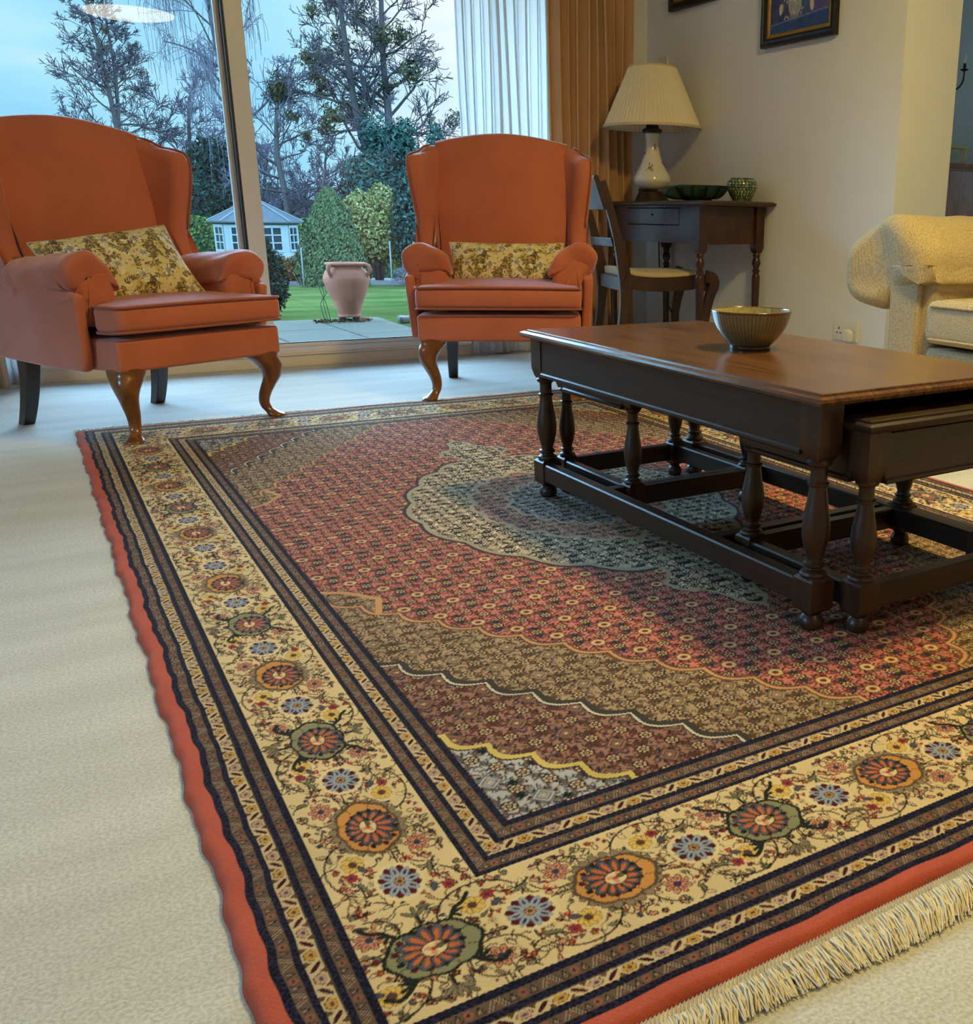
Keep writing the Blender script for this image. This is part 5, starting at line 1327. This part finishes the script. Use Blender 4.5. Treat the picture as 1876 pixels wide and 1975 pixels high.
def hedge():
    T=thing('hedge','long clipped green hedge behind the summer house','hedge',(7.5,39.0,-1.75)); rng=random.Random(9); mb=MB(); d=Vector((.82,-.57,0)); q=Vector((.57,.82,0))
    for k in range(15000):
        s=rng.uniform(-7,7); f=rng.random()
        if f<.3: p=d*s+q*rng.uniform(-.6,.6)+Vector((0,0,2.22+.05*math.sin(s*2.3)+rng.gauss(0,.02))); n=Vector((0,0,1))
        else: p=d*s-q*(.6+.06*math.sin(s*3+f*20)+rng.gauss(0,.03))+Vector((0,0,rng.uniform(0,2.2))); n=-q
        n=(n+Vector((rng.gauss(0,.6),rng.gauss(0,.6),rng.gauss(0,.6)))).normalized(); u=n.orthogonal().normalized(); b=n.cross(u); L=.15
        mb.add([p-u*L*.5,p-b*L*.3,p+u*L*.5,p+b*L*.3],[(0,1,2,3)])
    mb.build('foliage',M['hedge_leaf'],T,smooth=0,recalc=False)
    mb=MB(); c=[d*s+q*t for s,t in ((-7,-.55),(7,-.55),(7,.55),(-7,.55))]; mb.loft([[(v.x,v.y,z) for v in c] for z in (0,2.18)]); mb.build('inner_growth',M['yew'],T,smooth=0)
hedge()

# ---------------------------------------------------------------- summer house
def summer_house():
    x,y=7.20,34.2; T=thing('summer_house','small pale blue octagonal summer house with grey roof and white-barred windows','summer house',(x,y,gz_(y)),math.radians(-34.7)); R=1.22; zb,zs,ze=.08,.95,1.84
    P=lambda k,r,z:(r*math.cos(PI/8+k*PI/4),r*math.sin(PI/8+k*PI/4),z)
    mb=MB()
    rings=[]
    n=7
    for i in range(n):
        z=zb+(zs-zb)*i/n; z2=zb+(zs-zb)*(i+1)/n; rings.append([P(k,R+.018,z) for k in range(8)]); rings.append([P(k,R,z2) for k in range(8)])
    rings.append([P(k,R,ze) for k in range(8)]); mb.loft(rings); mb.build('wall',M['shed'],T,smooth=0)
    mb=MB(); mb.loft([[P(k,R+.16,ze-.02) for k in range(8)],[P(k,R+.17,ze+.02) for k in range(8)],[P(k,.05,2.52) for k in range(8)]]); mb.build('roof',M['slate'],T,smooth=0)
    for k in range(8):
        a=Vector(P(k,R+.18,ze+.03)); b=Vector(P(k,.05,2.54)); mb=MB(); mb.tube([a,b],.028,6); mb.build('ridge_batten',M['ridge'],T)
    mb=MB(); mb.lathe([(.07,2.50),(.05,2.58),(.02,2.62),(.045,2.67),(.005,2.74)],12); mb.build('finial',M['ridge'],T)
    mb=MB(); mb.loft([[P(k,R+.05,0) for k in range(8)],[P(k,R+.05,zb) for k in range(8)]]); mb.build('base',M['stone'],T,smooth=0)
    for k in range(8):
        a,b=Vector(P(k,R,0)),Vector(P(k+1,R,0)); m=(a+b)/2; t=(b-a).normalized(); nrm=Vector((m.x,m.y,0)).normalized(); w=(b-a).length
        if nrm.y>.5: continue
        def q(s,z,o): return m+t*s*w/2+nrm*o+Vector((0,0,z))
        z0,z1=zs+.06,ze-.14; mb=MB()
        mb.add([q(-.62,z0,.006),q(.62,z0,.006),q(.62,z1,.006),q(-.62,z1,.006)],[(0,1,2,3)]); 
        def strip(s0,s1,za,zb_): 
            vs=[q(s,z,o) for o in (.004,.03) for s,z in ((s0,za),(s1,za),(s1,zb_),(s0,zb_))]; fr.add(vs,[(4,5,6,7),(0,1,5,4),(1,2,6,5),(2,3,7,6),(3,0,4,7)])
        fr=MB(); strip(-.72,-.58,z0-.05,z1+.05); strip(.58,.72,z0-.05,z1+.05); strip(-.58,.58,z0-.05,z0+.02); strip(-.58,.58,z1-.02,z1+.05); strip(-.05,.05,z0,z1)
        for j in (1,2): zz=z0+(z1-z0)*j/3; strip(-.58,.58,zz-.018,zz+.018)
        f=fr.build('window_frame',M['shed'],T,smooth=0); mb.build('window_pane',M['shed_glass'],f,smooth=0)
summer_house()

# ---------------------------------------------------------------- urn on the patio
def urn():
    x,y=2.30,7.98; T=thing('urn','large pale terracotta urn with three looped handles on the patio','urn',(x,y,-.12))
    pr=[(.060,.035),(.082,.036),(.086,.046),(.083,.06),(.100,.11),(.130,.19),(.158,.26),(.172,.31),(.170,.345),(.150,.385),(.128,.405),(.122,.415),(.130,.425),(.150,.430),(.155,.436),(.152,.444),(.140,.445),(.120,.435),(.112,.415),(.13,.38),(.14,.30),(.10,.15),(.05,.06)]
    P=spl([(a,b,0) for a,b in pr],80); mb=MB(); mb.lathe([(p.x*(1+.004*math.sin(p.y*400)),p.y) for p in P],56); mb.build('body',M['terracotta'],T,smooth=180)
    for d in (-148,-40,70):
        a=math.radians(d); c,s=math.cos(a),math.sin(a)
        pts=spl([(.140,.432,0),(.178,.428,0),(.190,.405,0),(.182,.375,0),(.166,.345,0),(.166,.335,0)],18)
        mb=MB(); mb.tube([(p.x*c,p.x*s,p.y) for p in pts],[.015]*10+[.013]*4+[.012]*3+[.016]*2,10); mb.build('handle',M['terracotta'],T,smooth=180)
    for i,(dx,dy,lab) in enumerate(((-.065,-.03,'dark brick foot under the left of the urn'),(.045,-.055,'brick foot under the middle of the urn'),(.075,.055,'brick foot under the rear of the urn'),)):
        b=MB(); b.box(-.028,.028,-.020,.020,0,.034); o=tag(b.build('brick',M['brick'],smooth=0,bevel=.003),lab,'brick','feet under the urn'); o.location=(x+dx,y+dy,-.12); o.rotation_euler=(0,0,.3*i)
    o=thing('terracotta_block','pale terracotta block in front under the urn','block',(x+.075,y-.075,-.12)); b=MB(); b.cbox(-.024,.024,-.02,.02,0,.036,.006); b.build('block',M['terracotta'],o,smooth=30)
    rng=random.Random(7); mb=MB()
    for k in range(90):
        a,r=rng.uniform(0,6.28),rng.uniform(.05,.20); p=Vector((x-.05+r*math.cos(a)*1.2,y+r*math.sin(a)*.7,-.116)); L=rng.uniform(.01,.03); t=rng.uniform(0,6.28); u=Vector((math.cos(t),math.sin(t),.2)); b=Vector((-math.sin(t),math.cos(t),.3))
        mb.add([p-u*L,p-b*L*.4,p+u*L,p+b*L*.4+Vector((0,0,.01))],[(0,1,2,3)])
    o=tag(mb.build('dead_leaves',M['bracken'],smooth=0,recalc=False),'scatter of dead leaves under the urn','leaves'); o['kind']='stuff'
    mb=MB()
    for s in (0,1,2): mb.tube(spl([(x-.14-.02*s,y+.02,-.12),(x-.17-.02*s,y,.02),(x-.20+.02*s,y,.10),(x-.23+.03*s,y,.22-.05*s)],14),.0025,4)
    tag(mb.build('dry_stem',M['twig'],smooth=180),'thin bare stems beside the urn','plant')
    st=MB(); st.puff(spl_corner([(-.20,-.05),(.16,-.07),(.22,.02),(.02,.06),(-.18,.03)],.03),.05,.02,lambda a,b,h:(a,b,h+.025+.01*wob(a*20,b*20)),4,.6); o=tag(st.build('rock',M['stone'],smooth=60),'long flat stone lying at the patio edge','rock'); o.location=(2.86,8.05,-.15); o.rotation_euler=(0,0,.35)
urn()
for k,(px,py,h,lab) in enumerate(((6.85,20.6,.95,'thin pale garden cane standing right of the conical conifer'),(5.35,21.6,.85,'thin pale garden cane standing near the window frame'))):
    mb=MB(); mb.tube([(0,0,0),(.01,0,h)],.014,6); o=tag(mb.build('garden_cane',M['ridge'],smooth=180),lab,'cane'); o.location=(px,py,gz_(py))

# ---------------------------------------------------------------- trees
class Tree:
    def __init__(s,seed): s.r=random.Random(seed); s.b=MB(); s.t=MB(); s.tips=[]
    def seg(s,pts,rad):
        m=s.b if rad[0]>.035 else s.t
        m.tube(pts,rad,6 if rad[0]>.06 else (4 if rad[0]>.03 else 3),False)
    def grow(s,p,d,L,r,depth,o):
        R=s.r; n=4 if depth>1 else 3; pts=[p]; q=Vector(p); dd=Vector(d).normalized()
        for i in range(n):
            dd=(dd+Vector((R.gauss(0,o['wob']),R.gauss(0,o['wob']),R.gauss(0,o['wob'])+o['up']))).normalized(); q=q+dd*L/n; pts.append(q.copy())
        s.seg(pts,[max(o['rmin'],r*(1-.55*i/n)) for i in range(n+1)])
        if depth<=0:
            s.tips.append(pts[-1])
            if o.get('hang'):
                for k in range(o['hang']):
                    a=pts[R.randrange(1,n+1)]; h=L*R.uniform(.7,o['hl']); x=R.gauss(0,.12)
                    s.seg([a,a+Vector((x,R.gauss(0,.1),-.1*h)),a+Vector((x*1.6,0,-.5*h)),a+Vector((x*1.7,0,-h))],[o['rmin']*.9]*4)
            return
        for k in range(o['kids'][min(depth,len(o['kids'])-1)]):
            t=R.uniform(o['t0'],1); i=min(n-1,int(t*n)); a=pts[i]+(pts[i+1]-pts[i])*(t*n-i)
            ax=dd.orthogonal().normalized(); ax=Matrix.Rotation(R.uniform(0,2*PI),3,dd)@ax; ang=R.uniform(*o['ang'])
            nd_=(Matrix.Rotation(ang,3,ax)@dd)
            s.grow(a,nd_,L*R.uniform(*o['lr'])*(1-.35*(t-o['t0'])),max(o['rmin'],r*.52*(1.1-.4*t)),depth-1,o)
    def clump(s,mb,c,r,n=160):
        R=s.r
        for k in range(n):
            d=Vector((R.gauss(0,1),R.gauss(0,1),R.gauss(0,1))).normalized(); p=Vector(c)+d*r*R.random()**.5; L=r*.22; u=d.orthogonal().normalized(); u=Matrix.Rotation(R.uniform(0,6.28),3,d)@u; b=d.cross(u)
            mb.add([p-u*L,p-b*L*.3,p+u*L,p+b*L*.3],[(0,1,2,3)])
def bare_tree(name,label,x,y,trunks,opt,seed,depth=4,mist=0,mr=(.3,.5),twigm=None,group='bare trees beyond the lawn'):
    """trunks: list of (points, radius0, radius1, n branches, first height fraction, branch length)"""
    z=gz_(y); T=thing(name,label,'tree',(x,y,z),0,group); t=Tree(seed); R=t.r; t.clumps=[]
    for pts,r0,r1,nb,f0,bl in trunks:
        P=spl(pts,24); t.b.tube(P,[r0+(r1-r0)*i/24 for i in range(25)],8,True)
        for k in range(nb):
            f=f0+(1-f0)*(k+R.random())/nb; i=min(23,int(f*24)); a=P[i]; az=R.uniform(0,2*PI); el=R.uniform(*opt['el'])
            env=bl*opt['env'](f); d=Vector((math.cos(az)*math.cos(el),math.sin(az)*math.cos(el),math.sin(el)))
            t.grow(a,d,env*R.uniform(.8,1.15),(r0+(r1-r0)*f)*.42,depth,opt)
        t.grow(P[-1],(P[-1]-P[-2]),bl*.5,r1,depth-1,opt)
    tr=t.b.build('trunk',M['bark'],T,smooth=180,recalc=False)
    if t.t.f: t.t.build('twigs',twigm or M['twig'],T,smooth=180,recalc=False)
    if mist:
        for k in range(mist):
            c=R.choice(t.tips); mb=MB(); t.clump(mb,c,R.uniform(*mr),150); mb.build('mistletoe',M['mistletoe'],T,smooth=0,recalc=False)
    return T
base=dict(wob=.16,up=.06,rmin=.014,kids=[0,5,4,4,3],t0=.25,ang=(.4,.95),lr=(.5,.72))
o1=dict(base,el=(.15,.75),env=lambda f:1.15-.85*f)
bare_tree('bare_tree','spreading bare tree in the left of the window behind the left wing chair',5.75,53.0,[([(0,0,0),(.05,0,3),(.02,0,6),(-.25,0,9),(-.55,0,12.2)],.17,.05,40,.22,3.0),([(.03,0,5.2),(.25,0,8),(.12,0,11.4)],.09,.04,12,.3,1.8)],dict(o1,rmin=.013),21,3,8,(.22,.42))
o2=dict(base,el=(.35,1.0),env=lambda f:1.0-.35*f,up=.02,hang=2,hl=2.6,rmin=.010,wob=.14)
bare_tree('birch_tree','weeping birch with hanging twigs behind the window frame',9.4,44.2,[([(0,0,0),(-.1,0,3),(-.5,0,6),(-.9,0,9),(-1.0,0,11.5)],.20,.06,15,.36,3.2)],o2,22,2,0,twigm=M['birch_twig'])
o3=dict(base,el=(.1,.9),env=lambda f:1.0-.4*f,rmin=.013)
bare_tree('bare_tree','rounded purple-brown bare tree right of the window frame',9.83,41.4,[([(0,0,0),(.1,0,2.5),(-.1,0,4.4),(.1,0,6.4)],.17,.06,20,.25,2.3)],o3,23,3,5,(.18,.3),twigm=M['birch_twig'])
o4=dict(base,el=(-.1,.8),env=lambda f:1.05-.25*f,rmin=.013,wob=.2)
bare_tree('mistletoe_tree','tall twin-trunked bare tree full of mistletoe balls behind the conifer',13.2,40.3,[([(0,0,0),(-.1,0,3),(-.7,0,5.8),(-.95,0,8.5),(-1.1,0,11.5)],.22,.07,24,.30,2.5),([(.2,0,2.8),(.5,0,5.5),(.45,0,8),(.6,0,11.5)],.20,.07,22,.15,2.4)],o4,24,3,44,(.28,.66))
bare_tree('bare_tree','small grey weeping tree above the summer house roof',9.7,43.7,[([(0,0,0),(.05,0,1.5),(-.1,0,2.8),(.1,0,4.0)],.12,.05,18,.2,1.6)],dict(o2,rmin=.011,hl=2.2),25,2,0,twigm=M['birch_twig'])
bare_tree('bare_tree','low twiggy bare tree beside the conical conifer top',10.8,39.4,[([(0,0,0),(.1,0,1.5),(-.1,0,2.6),(.1,0,3.8)],.10,.05,18,.15,1.7)],dict(o3,rmin=.011),26,3,3,(.15,.22))
bare_tree('bare_tree','hazy bare tree to the left of the window frame behind the birch',9.0,54.6,[([(0,0,0),(.1,0,2.5),(-.1,0,5.0),(.1,0,7.4)],.16,.06,18,.2,2.9)],dict(o3,rmin=.018),27,3,3,(.2,.3),twigm=M['birch_twig'])
def evergreen(name,label,x,y,ells,n,size,mat,seed,h,r0=.14):
    z=gz_(y); T=thing(name,label,'tree',(x,y,z),0,'evergreen trees beyond the lawn'); rng=random.Random(seed)
    mb=MB(); leaves(mb,rng,ells,n,size,shell=.35,aspect=.4); mb.build('foliage',mat,T,smooth=0,recalc=False)
    mb=MB(); mb.tube([(0,0,0),(.05,0,h*.5),(0,0,h*.95)],[r0,r0*.7,.03],8)
    for k in range(14):
        a=rng.uniform(0,6.28); f=rng.uniform(.25,.9); L=1.3*(1-f)+.4; mb.tube([(0,0,h*f),(L*.6*math.cos(a),L*.6*math.sin(a),h*f+.15),(L*math.cos(a),L*math.sin(a),h*f)],[.05,.035,.015],4)
    mb.build('trunk',M['bark'],T,smooth=180,recalc=False)
evergreen('cypress_tree','broad blue-green conifer below the mistletoe tree',12.73,38.1,[(0,0,2.2,1.75,1.3,1.5),(-.5,0,3.4,1.25,1.0,1.1),(.3,0,4.3,1.0,.9,1.0),(1.1,0,3.5,.8,.8,1.1),(-.35,0,5.1,.55,.6,.7),(.75,0,5.0,.5,.6,.7),(-1.1,0,1.6,.9,.8,.8)],15000,.22,M['conifer'],31,5.6)
evergreen('cypress_tree','narrow conical conifer tip beside the net curtain',13.9,36.1,[(0,0,2.2,.95,.9,1.5),(0,0,3.6,.65,.6,1.0),(0,0,4.7,.32,.3,.8)],6000,.20,M['conifer'],32,5.4)
evergreen('yew_tree','very dark yew beside the left wing chair',8.8,52.2,[(0,0,2.4,1.9,1.5,2.0),(.6,0,4.4,1.2,1.1,1.3),(-.9,0,3.3,1.0,1,1.2)],9000,.30,M['yew'],33,5.2)
evergreen('yew_tree','dark evergreen thicket behind the summer house roof',9.7,46.6,[(0,0,1.8,2.4,1.2,1.7),(-1.6,0,2.0,1.4,1,1.6),(1.6,0,1.5,1.4,1,1.4)],9000,.24,M['yew'],34,3.2)
evergreen('yew_tree','dark shady undergrowth tree below the blue-green conifer',10.4,35.6,[(0,0,1.7,1.0,.9,1.1),(1.1,0,1.6,1.2,.9,1.2),(2.0,0,1.4,.9,.8,1.1)],6500,.20,M['yew'],35,2.6)
